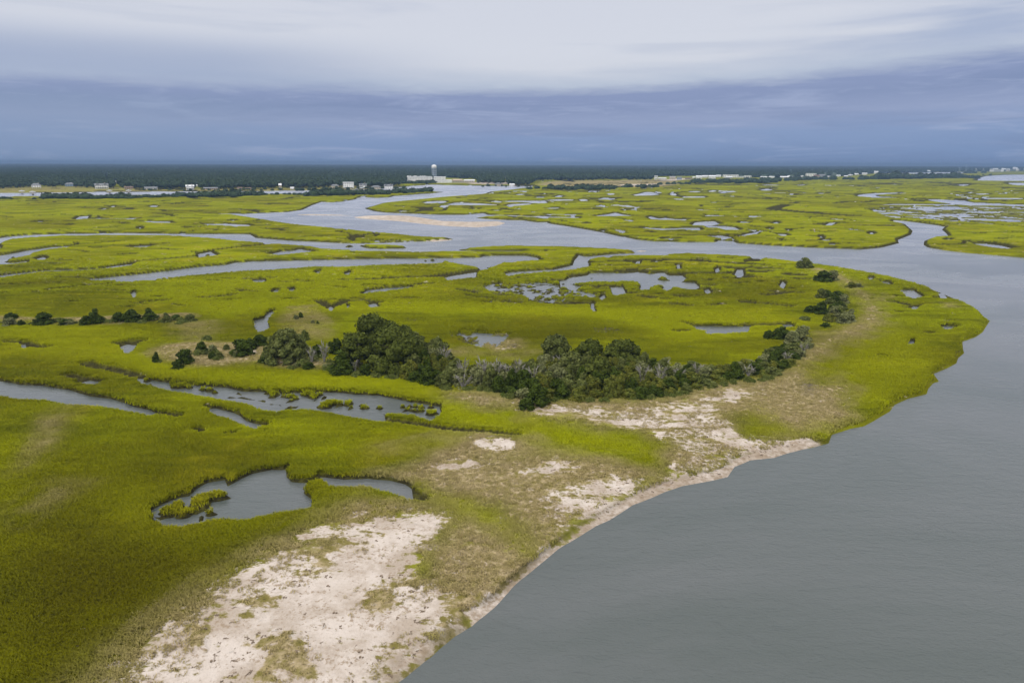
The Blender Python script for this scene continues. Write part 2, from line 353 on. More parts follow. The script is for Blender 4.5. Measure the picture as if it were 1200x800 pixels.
POOLS = [P235, P1, Q1, Q2, W4, W5, W6, W8, W9, PA, W2, W3,
 [(150,290.3),(158,289),(183,288.3),(170,290.5)], [(296,329.3),(302,327.8),(310,328.3),(312,329.5),(300,330.6)], [(316,340.8),(322,339.3),(329,340),(324,341.5)], [(337,339.8),(343,337.8),(345,338.8),(340,340.3)],
 [(367,321),(371,317.8),(374,317.5),(371,320)], [(400,321.5),(408,318.7),(411,319),(404,322)], [(419,344),(430,340.3),(450,337.8),(480,335.5),(487,335.2),(470,338),(440,341.5)],
 [(523,325.5),(533,323.3),(545,321.5),(560,319.2),(559,325),(545,325.5),(528,328)], [(381,363),(386,359.5),(391,361),(385,363.7)], [(404,359.5),(406,357.5),(408,358.5),(406,360)], [(428,357.5),(440,356),(445,357.5),(436,359.5)],
 [(703,349.5),(709,345.5),(711,348),(706,350.5)], [(694,356),(697,355),(698,361),(701,365),(697,364),(694,360)], [(772,338.5),(780,336.8),(788,338.8),(780,340)], [(827,340),(832,338.7),(835,342),(829,343.5)],
 [(861,322.5),(865,316.3),(872,316.3),(873,321),(870,322.7)], [(744,309),(747,306.5),(751,306.5),(749,309.5)], [(764,307.8),(769,305.8),(773,307)], [(792,310.5),(796,311),(797,315),(794,315.5)], [(839,316),(843,313.5),(845,317),(840,318)],
 [(808,382.5),(830,382.2),(880,382.8),(878,386.5),(872,388.7),(840,388.3),(820,386)], [(560,396),(575,393.5),(592,394.5),(580,397.5),(566,397.5)],
 [(592,339),(605,335.5),(625,333.5),(640,331.5),(656,335),(658,338),(645,341),(625,342.5),(608,342)], [(570,338),(578,335),(584,337.5),(576,340)], [(618,347),(630,349.5),(642,350),(636,352.5),(622,351)], [(912,336.5),(917,329.5),(921,333),(918,336.5)], [(1053,339.3),(1070,340),(1084,349.5),(1070,349),(1060,343.5)], [(1017,325.3),(1022,325),(1024,327),(1019,327)], [(1029,329.5),(1040,330.3),(1047,333),(1035,331.5)],
 [(1063,360),(1070,358.8),(1078,360.5),(1072,361.7)], [(1099,344.3),(1106,343.7),(1112,347),(1105,347)], [(1100,383.5),(1110,381.8),(1124,383.5),(1110,385.3)], [(1063,400.5),(1070,399),(1073,401),(1066,401.7)], [(912,380.5),(928,379.8),(932,381.5),(920,382)],
 [(140,407),(148,403.8),(162,405.5),(156,408.5),(150,413),(145,410.5)], [(26,404.5),(31,403.5),(32,406.5),(27,406)], [(153,345),(157,341.5),(160,344.5),(157,348.5)], [(85,446),(105,446.5),(128,448.5),(110,448.8)],
 [(42,304.5),(52,301.2),(56,302.7),(50,305.2)],
 [(88,257.3),(93,254),(104,253.2),(103,255.2),(95,256.3),(150,256),(163,255.4),(163,256.8),(148,257.3),(117,257),(90,257.6)], [(160,260),(175,259.2),(185,259.6),(200,259.7),(205,262),(190,262),(175,260.8)], [(240,262.3),(260,262),(290,263.3),(300,265.3),(285,266),(265,264.7),(245,263.8)],
 [(117,246),(121,244.6),(125,244.2),(123,245.8)], [(129,242.4),(133,241.3),(135,242),(131,243)], [(175,241.8),(180,240.8),(186,241.2),(182,242.8)], [(40,261),(47,259.6),(52,259.9),(46,261)], [(79,264.8),(82,263.6),(85,264.6)], [(163,268.3),(164.5,266.3),(166.5,267.5),(165,269)], [(270,258.8),(275,257.8),(278,258.6),(273,259.3)],
 [(496,237.5),(503,236),(523,235.4),(526,236.5),(520,238),(505,238.6)], [(525,239.6),(535,237.6),(562,238.3),(585,240),(583,241),(540,240.8)], [(466,248),(470,246.9),(478,247.2),(476,248.3)], [(575,247.5),(580,246.5),(588,246),(585,247.3)], [(594,240.8),(600,239.3),(620,238.3),(626,239),(612,240.6),(600,241.8)],
 [(585,236.2),(600,235.3),(640,235.3),(643,237.3),(636,238.5),(620,237.2),(600,236.8)], [(640,234.8),(655,233.6),(675,234),(672,235.2),(655,235.6)], [(680,234.3),(684,233.3),(690,234),(690,235.7),(683,235.8)], [(700,233.8),(708,232.2),(722,232.8),(720,233.8)], [(650,230.5),(657,229),(662,229.3),(658,231.2)], [(640,243.8),(655,243.4),(660,244.4),(648,244.9)],
 [(604,228.5),(612,227),(617,227.3),(611,228.8)], [(583,253),(600,252.1),(615,252.9),(640,253.8),(680,254.8),(680,256),(640,255.6),(615,254)], [(633,251.8),(650,250.9),(681,251.5),(681,252.4),(650,252.4)],
 [(698,253.3),(715,251),(722,249.3),(730,251.5),(745,253.3),(722,254),(702,254)], [(730,247),(733,245.3),(735,246.5)], [(686,262.7),(689,261.5),(692,262.8)], [(705,271),(708,270),(711,271.5)],
 [(760,254.5),(763,253.8),(772,256.3),(778,255.5),(790,257),(805,257.5),(800,259),(780,258.7),(765,257.6)], [(748,268),(760,267),(780,268),(800,267.2),(820,267),(823,270),(815,271),(800,269.7),(775,270.5),(760,268.9)],
 [(811,264),(815,260.7),(838,259.3),(846,263),(836,264),(830,265),(850,265),(862,266.3),(870,270),(855,270.5),(845,268),(832,267.5),(830,265.5),(815,265)], [(865,277.3),(878,274),(891,271.5),(888,274),(880,275.7),(870,277.5)], [(773,280.5),(778,279.3),(801,280.5),(785,281.5)], [(758,272.6),(762,272),(766,273.2)],
 [(742,228.6),(752,226.6),(758,224.9),(765,225.2),(773,228),(760,229.3),(745,229.4)], [(783,228),(790,227),(793,228.5),(787,229)], [(797,231),(808,230.4),(828,230.3),(827,231.7),(800,231.8)], [(805,225),(815,224),(824,224.6),(815,225.6)], [(830,224.5),(837,222.8),(842,223.8),(835,225)], [(841,226.7),(850,224.9),(855,225.2),(848,226.6)],
 [(868,260.7),(870,259.6),(880,260.5),(876,261.8)], [(905,262),(910,260),(913,261.5),(908,262.6)], [(967,264.7),(973,261.2),(979,261.3),(976,263.3),(970,265)], [(908,274.4),(920,274.3),(925,276.5),(918,277),(912,275)], [(961,282.5),(966,280.5),(975,281.5),(968,283)], [(960,278.6),(963,276.5),(965,278.8)], [(900,268.3),(903,267.3),(903,269.5)], [(922,269.5),(925,269),(925,271)],
 [(1004,229),(1015,227.2),(1035,226.2),(1055,225.6),(1050,226.6),(1032,227.6),(1024,228.6),(1030,230.6),(1060,231.8),(1030,231.6),(1006,230.2)], [(1085,233.5),(1100,233.7),(1132,235.5),(1145,238),(1200,240),(1300,244),(1300,248),(1200,242.5),(1160,241),(1140,241.3),(1115,238.7),(1092,235.5)],
 [(1020,240.5),(1045,239.2),(1070,239.2),(1120,239.6),(1120,240.6),(1070,240.6)], [(1141,285.8),(1155,285.7),(1175,288.6),(1186,291.6),(1178,292.3),(1160,290),(1148,287.7)], [(1107,281.8),(1113,280),(1117,280.5),(1111,282)], [(1018,273.5),(1021,272),(1024,274),(1020,275)],
 [(1145,212),(1148,208.5),(1156,206.3),(1180,204.8),(1300,204.3),(1600,206),(1600,214),(1300,213),(1200,212.5),(1150,212)], [(1120,217),(1130,216),(1138,216.6),(1130,218)], [(1180,214.5),(1200,214.3),(1240,215),(1240,217.5),(1200,217.8),(1186,216.5)], [(1133,226),(1140,225.1),(1144,226)], [(1148,232.8),(1165,232),(1200,232.3),(1200,233.5),(1165,233.5)], [(1142,227.3),(1155,226.8),(1165,227.4),(1150,228.2)],
 [(1028,203.6),(1060,202.4),(1130,201.8),(1128,203.4),(1060,203.9)], [(890,222.8),(898,221.2),(907,222),(900,223.5)], [(890,217),(900,216.3),(915,216.8),(905,217.8)], [(957,227),(962,226),(968,226.6)], [(1040,216.5),(1048,215.7),(1055,216.5)], [(1003,218.7),(1010,218),(1016,218.5)], [(930,217),(945,216.2),(940,217.7)],
]
MOTTLED = [([(532,392),(545,388),(575,390),(604,393),(598,399),(586,411),(560,411),(540,405)], 0.53),([(566,335),(578,332.5),(592,332),(596,333.5),(610,332),(622,331),(634,330.5),(648,332),(658,336),(660,340),(685,341),(700,345),(705,350),(692,352.5),(672,354.5),(655,356),(640,354),(626,352.5),(612,348),(598,345),(585,345.5),(572,342)], 0.575),
 ([(541,348),(548,346),(560,350),(575,350),(585,352),(596,357),(592,358.5),(570,354.5),(555,352)], 0.56),
 ([(1017,243),(1060,241.5),(1110,241.5),(1200,244),(1400,248),(1400,266),(1200,262.5),(1150,260),(1080,258),(1045,255),(1020,249)], 0.47),
 ([(425,284),(440,281.5),(470,281.5),(490,282),(480,284),(450,285)], 0.5)]
ISLES = [I8, [(10,301.3),(16,300.2),(22,301.5),(16,302.6)], [(242,298.5),(246,296.2),(248,299),(245,299.7)], [(765,325.3),(775,323.7),(785,326.5),(784,329.2),(774,329),(768,327)], [(692,326),(695,324.5),(697,326)],
 [(400,289.3),(407,287.6),(413,289),(407,290.2)], [(420,288.2),(430,287.3),(460,287.7),(478,289),(475,290.8),(445,291.6),(430,290.7)], [(504,305),(508,303.2),(515,303.2),(515,304.7),(508,306)], [(526,304.3),(531,302.8),(542,303),(541,304.2),(533,304.9)], [(548,309),(552,307.8),(557,309),(553,310)], [(497,305.7),(500,304.9),(502,305.6)],
 [(263,460),(285,459),(297,461.5),(310,465),(312,469.5),(296,468),(272,464.5)], [(277,455),(285,457),(280,458.5)], [(313,460.5),(322,460),(326,463.5),(316,464.5)], [(327,459.5),(345,460.5),(349,463),(336,464),(330,462.5)], [(333,466),(343,464),(347,467.5),(338,469.5)], [(314,468),(324,467),(331,471),(328,474),(318,473)], [(331,473),(346,472),(350,475),(338,477)], [(365,463),(371,461.5),(372,467),(367,470),(363,467)], [(374,462.5),(380,461),(382,464.5),(376,465.5)], [(383,473),(393,471.5),(398,474.5),(390,478)], [(405,475),(412,472),(411,476),(407,477.5)],
 [(446,483.5),(452,481),(470,483),(485,486),(497,489.5),(478,488.5),(455,487)], [(470,477),(478,475),(488,477),(497,476.5),(500,480),(490,481),(476,479)], [(200,449.5),(207,449.5),(210,453),(200,452.5)], [(173,446),(178,446.5),(176,448.5)],
 [(179,605),(186,601),(194,598.5),(203,597.5),(202,600.5),(194,603),(187,607)], [(246,600),(250,594),(256,593),(262,599),(256,602),(250,603)], [(232,602),(238,600.5),(240,604),(234,605)]]
DOTS = [(172,447),(204,451),(212,453.5),(222,454.5),(238,457),(247,458),(252,460.5),(315,461),(322,463),(335,460),(340,466),(347,467.5),(355,463),(362,463),(368,466),(376,463),(380,477),(389,474),(397,474.5),(409,473),(424,475.5),(445,479),(408,475),(445,478),(472,477.5),(480,477),(487,477),(494,478),(505,477.5),(506,485),(427,478.3),
 (196,601),(208,602),(215,604),(206,598),(247,603),(236,591),(228,597),(208,596),(221,600)]
# narrow ditches between grass banks: (points, width factor)
DITCHES = [([(133,312.8),(165,307.5),(200,304.8),(235,301.5)],1), ([(317,286.7),(290,290),(258,293.5),(248,294.8)],1), ([(100,327.8),(73,327)],1), ([(487,335.4),(500,333.5),(505,333.8)],1), ([(460,327),(505,325.6),(540,321.3),(563,317.3)],1.2), ([(400,330),(430,329.2),(447,328.4)],1),
 ([(718,308),(742,306.8),(770,307),(800,306.6),(825,307.3),(850,309.8),(870,311),(895,312)],1.1), ([(790,323),(820,321.8),(850,322),(861,321.5)],1.2), ([(858,316),(880,315.5),(910,316.3)],1.2), ([(880,383),(905,382.2),(925,381.5)],1.2), ([(792,391.3),(803,390.5)],1), ([(833,393.5),(845,392.8),(872,391.5)],1), ([(808,382),(804,381.3)],1),
 ([(906,343),(922,344),(936,345)],1.2), ([(1046,355.5),(1058,357),(1064,359)],1.2), ([(1099,343),(1108,344),(1113,347.3)],1.2), ([(190,487),(200,488.5),(210,490)],1.4), ([(103,429),(108,431.5),(130,435),(150,440),(162,444)],1.5), ([(80,442.5),(90,445.5),(100,447)],1.3), ([(246,479),(244,477)],1),
 ([(350,477.5),(375,482),(400,486.3),(425,491.5),(450,495.3),(472,496.5),(495,500),(520,504),(545,506.5),(585,509.5),(606,511.5)],1.7), ([(306,497.5),(313,499.5)],1.2), ([(484,579.5),(490,583.5),(497,586.5)],1.8), ([(360,565.5),(368,564),(375,559.5)],1.5), ([(335,550),(337,547.5)],1),
 ([(12,402.5),(30,404),(45,409),(58,410)],1), ([(138,405),(150,402.7),(166,403)],1.2), ([(1139,283.7),(1155,284.4),(1172,286.4),(1187,291)],1.2), ([(905,245.5),(912,243),(922,240.6)],1), ([(1000,253.9),(957,250.7),(920,247.3),(906,245.7)],1.6),
 ([(960,264.5),(940,264.6)],.8), ([(905,262),(900,260.6)],.8), ([(0,336),(40,335),(75,333.8)],.8), ([(60,342),(95,337.5),(130,334.5)],.8), ([(170,356),(195,354)],1), ([(238,350.5),(258,349),(275,347)],1), ([(292,329),(318,327.3)],1), ([(0,446),(-40,440)],1), ([(385,362),(373,354.5)],1), ([(391,361),(400,355.5),(430,354.5),(445,356.5)],1),
 ([(233,597),(220,597.5)],1), ([(789,358.5),(798,359.3),(806,360.8)],1.2), ([(780,306.3),(812,307.5),(845,309.2),(878,310.6)],1.3), ([(807,340.5),(820,340.3),(835,341.7)],1.4), ([(755,349),(762,350.5)],1.3), ([(794,349),(801,350)],1.2), ([(853,327.5),(862,328)],1.1), ([(870,325),(877,324.5)],1.2), ([(858,315.3),(885,315),(908,316.4)],1.2), ([(718,307.7),(745,308.5)],1.1), ([(740,306),(765,305.8)],1), ([(640,342),(652,343.5)],1.2), ([(690,322.5),(672,324)],1), ([(726,318.6),(752,318.8),(775,319.3)],1), ([(835,360),(846,359)],1), ([(875,357),(900,358),(925,361)],1.2), ([(880,306.8),(890,303.5)],1), ([(884,320),(896,319.3)],1.6), ([(928,323.3),(934,323.7)],1.8), ([(935,328.6),(944,328.5)],1.2), ([(1098,341.6),(1104,342)],1), ([(1103,350.7),(1110,350.8)],1.5),
 ([(152,289),(175,287.8),(193,287)],1), ([(80,289),(110,287),(140,284.5)],.8), ([(700,337.5),(718,336)],1.2), ([(640,355.5),(655,357.5),(690,357)],1.5), ([(541,341),(560,345)],1), ([(320,306),(360,305),(400,304.5)],.6), ([(640,294.9),(648,295)],.8), ([(825,247.3),(870,247.5),(905,247.8)],.7), ([(735,277.4),(765,278.4)],.8), ([(800,277.3),(830,277),(860,276)],1),([(800,272),(815,273.5),(840,274)],1),
 ([(960,263.5),(985,261)],.8), ([(233,505),(238,508)],1.3), ([(266,510),(276,509)],1)]
_rd = random.Random(77)
def cuts(zone, n, l0, l1, w0, w1):
    zz = np.array(zone, float)
    for _ in range(n):
        for _t in range(60):
            x, y = _rd.uniform(zz[:, 0].min(), zz[:, 0].max()), _rd.uniform(zz[:, 1].min(), zz[:, 1].max())
            ins = False
            for i in range(len(zz)):
                (ax, ay), (bx, by) = zz[i], zz[(i+1) % len(zz)]
                if (ay > y) != (by > y) and x < ax+(y-ay)*(bx-ax)/(by-ay): ins = not ins
            if ins: break
        l = _rd.uniform(l0, l1); sl = _rd.gauss(0.02, 0.07); k = _rd.uniform(-.1, .1)
        DITCHES.append(([(x-l/2, y-sl*l/2), (x, y+k*l*.3), (x+l/2, y+sl*l/2)], _rd.uniform(w0, w1)))
cuts([(560,340),(600,322),(720,302),(900,305),(935,325),(925,355),(820,356),(720,356),(640,360),(560,356)], 60, 3, 13, .5, 1.1)
cuts([(430,246),(520,232),(620,222),(900,218),(1140,214),(1200,222),(1200,296),(1100,290),(1060,262),(1000,288),(840,280),(700,268),(560,250)], 190, 4, 20, .45, .9)
cuts([(0,234),(360,230),(340,246),(260,250),(310,258),(480,276),(400,283),(290,273),(0,273)], 75, 5, 22, .45, .9)
cuts([(0,296),(220,280),(560,300),(500,302),(260,308),(0,320)], 24, 6, 22, .5, .9)
cuts([(0,330),(260,326),(540,318),(545,345),(420,358),(250,360),(0,368)], 30, 6, 26, .4, .8)
cuts([(960,325),(1120,350),(1140,375),(1060,420),(1000,440),(1040,380)], 10, 4, 10, .5, .9)
# surface kinds: (polygon, soft edge in metres, strength)
SANDS = [([(440,870),(428,800),(470,762),(525,722),(553,733),(503,772),(466,802)], 2.0, .86),([(60,860),(135,800),(150,778),(175,762),(205,737),(240,717),(255,697),(285,680),(300,668),(335,652),(372,638),(395,620),(430,607),(470,608),(500,605),(525,615),(522,640),(503,655),(492,680),(515,700),(535,715),(553,733),(503,772),(466,802),(420,870)], 3.5, .76),
 ([(150,860),(180,800),(240,745),(300,700),(350,672),(400,655),(430,628),(460,612),(505,618),(505,640),(480,668),(470,700),(500,722),(525,735),(490,765),(455,800),(420,860)], 4.0, .92),
 ([(540,720),(575,705),(610,675),(637,652),(656,637),(680,618),(700,606),(730,588),(760,572),(795,562),(830,553),(850,547),(862,538),(880,531),(900,525),(925,519),(945,517),(960,520),(930,535),(880,545),(862,560),(780,585),(700,622),(640,665),(580,718),(553,738)], 1.2, .95),
 ([(600,476),(620,486),(640,479),(700,481),(745,486),(780,478),(800,472),(835,460),(862,458),(885,463),(880,472),(850,480),(842,490),(856,500),(820,505),(780,510),(730,508),(700,504),(686,497),(650,494),(622,491)], 4.0, .55),
 ([(690,497),(720,496),(770,492),(830,492),(862,500),(850,508),(790,512),(735,508)], 2.0, .66), ([(770,505),(850,503),(872,515),(930,518),(948,520),(900,535),(862,547),(830,560),(790,566),(752,580),(770,562),(790,548),(782,525),(755,511)], 3.0, .62),
 ([(557,524),(575,517),(602,519),(604,528),(590,540),(572,535)], 2.0, .75), ([(510,553),(530,545),(565,544),(570,552),(525,557)], 2.0, .66), ([(600,560),(650,545),(680,555),(640,565)], 3.0, .7), ([(640,585),(720,565),(760,570),(720,600),(660,630)], 4.0, .76), ([(330,555),(345,560)],1,.1), ([(290,412),(303,411),(302,418),(291,417)], 1.0, .8), ([(310,426),(345,427),(325,430)], 1.0, .6), ([(345,634),(368,622),(395,618),(380,640),(350,650)],2,.75)]
TANS = [([(420,870),(470,800),(560,735),(625,690),(640,655),(590,660),(545,690),(500,680),(470,640),(380,640),(300,690),(200,760),(140,870)], 3.0, .9), ([(560,404),(610,400),(620,412),(580,420)],3,.7),([(430,570),(480,545),(520,525),(560,512),(620,518),(640,535),(680,538),(722,545),(765,560),(745,585),(700,612),(650,648),(600,692),(550,737),(515,705),(490,680),(505,650),(530,618),(560,612),(600,640),(620,655),(618,630),(600,612),(575,600),(540,590),(500,580),(490,572)], 5.0, .85),
 ([(380,640),(395,600),(430,590),(470,590),(520,600),(560,620),(600,650),(590,690),(550,720),(500,690),(510,650),(470,615),(430,615)], 4.0, .65), ([(100,860),(130,790),(200,730),(250,690),(330,640),(400,600),(440,600),(480,640),(400,660),(330,690),(250,740),(190,860)], 5.0, .72),
 ([(600,470),(650,474),(720,473),(790,470),(845,450),(900,450),(935,435),(960,455),(1000,455),(985,480),(1000,492),(985,502),(940,512),(900,500),(880,492),(860,495),(870,520),(930,520),(880,535),(800,560),(770,555),(780,525),(740,510),(690,505),(620,492),(590,480)], 4.0, .8),
 ([(860,470),(905,445),(930,425),(955,400),(985,385),(1003,380),(1010,362),(1005,345),(975,330),(945,318),(962,317),(1000,332),(1018,350),(1032,365),(1040,385),(1000,405),(972,420),(950,440),(935,452),(900,465)], 5.0, .68),
 ([(175,418),(190,409),(240,404),(300,405),(345,418),(400,432),(380,436),(300,430),(230,433),(195,428)], 3.0, .8), ([(200,380),(252,380),(268,394),(245,404),(212,402)], 4.0, .45), ([(328,378),(340,363),(365,361),(376,372),(390,385),(385,402),(350,404),(333,390)], 2.5, .45),
 ([(520,462),(560,460),(610,470),(605,486),(560,482),(530,476)], 4.0, .65), ([(54,490),(75,478),(100,476),(92,488),(82,500),(68,520),(45,548),(20,560),(30,545),(45,520)], 3.0, .4), ([(-20,378),(50,383),(130,384),(232,375),(226,371),(140,375),(60,378),(-20,372)], 2.5, .7), ([(20,600),(60,570),(110,572),(80,590),(30,620)], 3, .35),
 ([(440,530),(540,505),(560,515),(500,545),(460,550)], 4.0, .35), ([(960,455),(985,440),(1000,450),(980,470)],3,.5), ([(1100,358),(1118,358),(1125,364),(1105,364)],3,.7), ([(470,410),(600,415),(640,410),(600,425),(500,420)], 5,.5), ([(-400,229),(-400,219),(0,219.5),(110,219),(160,221),(210,221),(330,221),(420,218),(470,218),(480,224),(200,226)],20,.5), ([(625,218),(640,213),(700,212),(790,211),(800,217),(770,221),(700,221)],25,.7), ([(1044,357),(1046,350),(1030,345),(1020,360)],3,.3), ([(560,560),(590,580),(600,560),(580,540)],3,.3)]
SANDS += [([(722,217.8),(735,216.8),(765,216.3),(780,217),(765,218.2),(735,218.5)], 12, 1.0), ([(552,216.5),(545,214.5),(600,214),(600,217)], 12, .7), ([(767,212),(800,209.5),(812,210.5),(790,212.5)], 20, .8)]
MUDS = [([(522,392),(545,390),(560,398),(575,400),(550,405),(535,402)], 1.5, .75), ([(592,408),(610,405),(612,412),(598,412)], 1.5, .8), ([(690,388),(715,387),(735,391),(730,395),(700,394)], 1.5, .9), ([(735,394),(760,395),(780,400),(750,400)], 2.0, .6), ([(470,374),(495,376),(492,383),(478,382)], 1.5, .6), ([(635,385),(690,385),(700,395),(650,398)], 5.0, .35), ([(930,455),(960,445),(975,455),(960,475),(930,470)], 4.0, .65), ([(480,362),(510,376),(560,378),(640,374),(600,384),(520,388)], 6.0, .35), ([(500,565),(540,590),(580,620),(570,625),(530,600)], 2.5, .35),
 ([(540,335),(600,330),(690,338),(710,348),(660,358),(590,358),(540,350)], 6, .5), ([(1010,240),(1200,242),(1400,248),(1400,268),(1200,264),(1080,260),(1020,250)], 30, .55), ([(960,360),(1000,362),(990,366)],2,.3), ([(1048,358),(1056,352),(1060,365)],2,.2)]
LUSHES = [([(310,358),(480,354),(640,360),(760,364),(900,366),(940,380),(900,400),(780,402),(720,382),(640,374),(480,368),(330,372)], 6.0, .7), ([(150,415),(240,435),(380,440),(470,448),(520,458),(500,468),(400,458),(270,450),(160,440)], 4.0, .7), ([(880,480),(940,470),(990,495),(975,512),(920,512),(890,500)], 4.0, .7), ([(955,440),(1000,400),(1040,380),(1090,400),(1100,440),(1060,465),(1000,480),(990,455)], 6.0, .45), ([(500,462),(620,505),(720,515),(770,540),(700,535),(610,520),(540,505)], 4.0, .6), ([(500,578),(545,592),(590,615),(625,652),(605,655),(575,625),(530,600)], 2.0, .75), ([(100,560),(180,575),(190,620),(350,605),(420,590),(380,620),(250,650),(150,640)], 5.0, .35), ([(170,330),(400,318),(520,325),(520,350),(360,370),(240,372),(160,350)], 8.0, .5), ([(0,380),(180,390),(160,430),(0,420)], 6.0, .55), ([(-60,520),(20,520),(30,590),(-60,600)], 5.0, .4), ([(425,394),(450,392),(470,400),(480,412),(455,412)], 2, .5)]
BARS = [[(412,254.7),(430,252.8),(460,252.3),(480,253),(500,255.8),(520,258.9),(550,260),(585,259.3),(594,261.5),(585,264.5),(560,266.5),(530,265.3),(500,262.7),(470,259.3),(440,257.3),(420,256)], [(342,251.3),(360,251),(398,251.9),(412,252.7),(380,252.6),(352,252)], [(742,294.4),(752,293.8),(765,294.2),(752,294.9)], [(500,282),(520,280.5),(535,281.2),(510,283.2)]]

# fan of rays over the ground plan: fine near the camera, coarse far away
dep = [43.5]
k_row = 0.64/(F*H)
while dep[-1] < 19800:
    D = dep[-1]; dep.append(D + min(max(k_row*D*D*(1+(H/D)**2), 0.09), 0.02*D))
DR = np.array(dep); NR = len(DR)
TT = np.linspace(-0.98, 0.98, 1560); NT = len(TT)
GX = (TT[None, :]*DR[:, None]).ravel(); GY = np.repeat(DR, NT)
ROWSP = np.repeat(np.gradient(DR), NT)
# natural wiggle of every traced outline
_am = np.minimum(0.0042*GY, 4.0)
_s1 = 9/np.maximum(GY, 60)
WXp = GX + _am*(fbm(GX*_s1+11, GY*_s1, 4, .65)-0.5)*2.2
WYp = GY + _am*(fbm(GX*_s1-31, GY*_s1+57, 4, .65)-0.5)*2.2
ISC = np.arange(NR*NT).reshape(NR, NT)

def sub_idx(wp, marg):
    """grid indices inside the bounding box of world points"""
    y0, y1 = wp[:, 1].min()-marg, wp[:, 1].max()+marg
    r0, r1 = np.searchsorted(DR, [y0, y1])
    r1 = min(r1+1, NR)
    if r1 <= r0: return None
    a = ISC[r0:r1].ravel()
    ok = (GX[a] > wp[:, 0].min()-marg) & (GX[a] < wp[:, 0].max()+marg)
    return a[ok]

def sdf(wp, X, Y):
    """signed distance, positive inside"""
    d2 = np.full(len(X), 1e12); ins = np.zeros(len(X), bool)
    n = len(wp)
    for i in range(n):
        ax, ay = wp[i]; bx, by = wp[(i+1) % n]
        ex, ey = bx-ax, by-ay; L = ex*ex+ey*ey+1e-9
        px_, py_ = X-ax, Y-ay
        t = np.clip((px_*ex+py_*ey)/L, 0, 1)
        d2 = np.minimum(d2, (px_-t*ex)**2 + (py_-t*ey)**2)
        c = ((ay > Y) != (by > Y))
        if abs(ey) > 1e-9: ins ^= c & (X < ax + (Y-ay)*ex/ey)
    d = np.sqrt(d2)
    return np.where(ins, d, -d)

def wpoly(pts, z=0.0): return np.array([px(x, y, z) for x, y in pts])

SD = np.full(NR*NT, -60.0)
def marg_of(wp): return max(12.0, 0.03*wp[:, 1].mean(), 2*np.interp(wp[:, 1].max(), DR, np.gradient(DR)))
def wtrace(pts, is_land):
    """traced outline to ground plan: an edge where grass stands in front of water was seen at the grass top, the others at the waterline"""
    P = np.array(pts, float); A = np.roll(P, 1, 0); B = np.roll(P, -1, 0)
    area = (P[:, 0]*B[:, 1]-B[:, 0]*P[:, 1]).sum()
    t = B-A; nrm = np.stack([t[:, 1], -t[:, 0]], 1)*(1 if area > 0 else -1)
    ny = nrm[:, 1]/(np.hypot(nrm[:, 0], nrm[:, 1])+1e-9)
    k = np.clip((-ny if is_land else ny)*2.5, 0, 1)
    return np.array([px(x, y, 0.95*kk*(1 if y > 340 else 0.25 if y < 270 else 0.25+0.75*(y-270)/70)) for (x, y), kk in zip(pts, k)])
def land(pts):
    wp = wtrace(pts, True); a = sub_idx(wp, marg_of(wp))
    if a is None or not len(a): return
    SD[a] = np.maximum(SD[a], sdf(wp, WXp[a], WYp[a]))
def pool(pts):
    wp = wtrace(pts, False); a = sub_idx(wp, marg_of(wp))
    if a is None or not len(a): return
    SD[a] = np.minimum(SD[a], -sdf(wp, WXp[a], WYp[a]))
land(N1); land(N2); land(EM)
EMLAND = SD.copy()
pool(C2); pool(INLET)
for p in POOLS: pool(p)
MUDX = np.zeros(NR*NT)
for pts, fr in MOTTLED:                      # flooded marsh: a lace of grass islets and open water
    wp = wpoly(pts); a = sub_idx(wp, 2.0); s = sdf(wp, WXp[a], WYp[a])
    sc = 0.38 if wp[:, 1].mean() < 400 else 0.075
    n = fbm(GX[a]*sc, GY[a]*sc*0.62, 4, 0.6) - fr
    loc = np.where(s > 0, n*7.0/sc, 60.0)
    e = sstep(0, 0.25/sc, s); SD[a] = np.minimum(SD[a], loc*e + (1-e)*60)
    MUDX[a] = np.maximum(MUDX[a], 0.5*(s > 0))
for p in ISLES: land(p)
_rq = random.Random(5)
DOTS2 = [(_rq.uniform(582, 662), _rq.uniform(333, 343.5)) for _ in range(75)] + [(_rq.uniform(606, 704), _rq.uniform(343, 354)) for _ in range(45)] + [(_rq.uniform(186, 250), _rq.uniform(588, 609)) for _ in range(0)]
for x, y in DOTS + DOTS2:
    c = px(x, y); r = (0.45 if y > 400 else 0.6) + 0.6*random.random()**2
    a = sub_idx(np.array([c]), 3.0)
    SD[a] = np.maximum(SD[a], r*(0.8+0.5*vnoise(GX[a]*2, GY[a]*2)) - np.hypot((GX[a]-c[0])*0.8, GY[a]-c[1]))

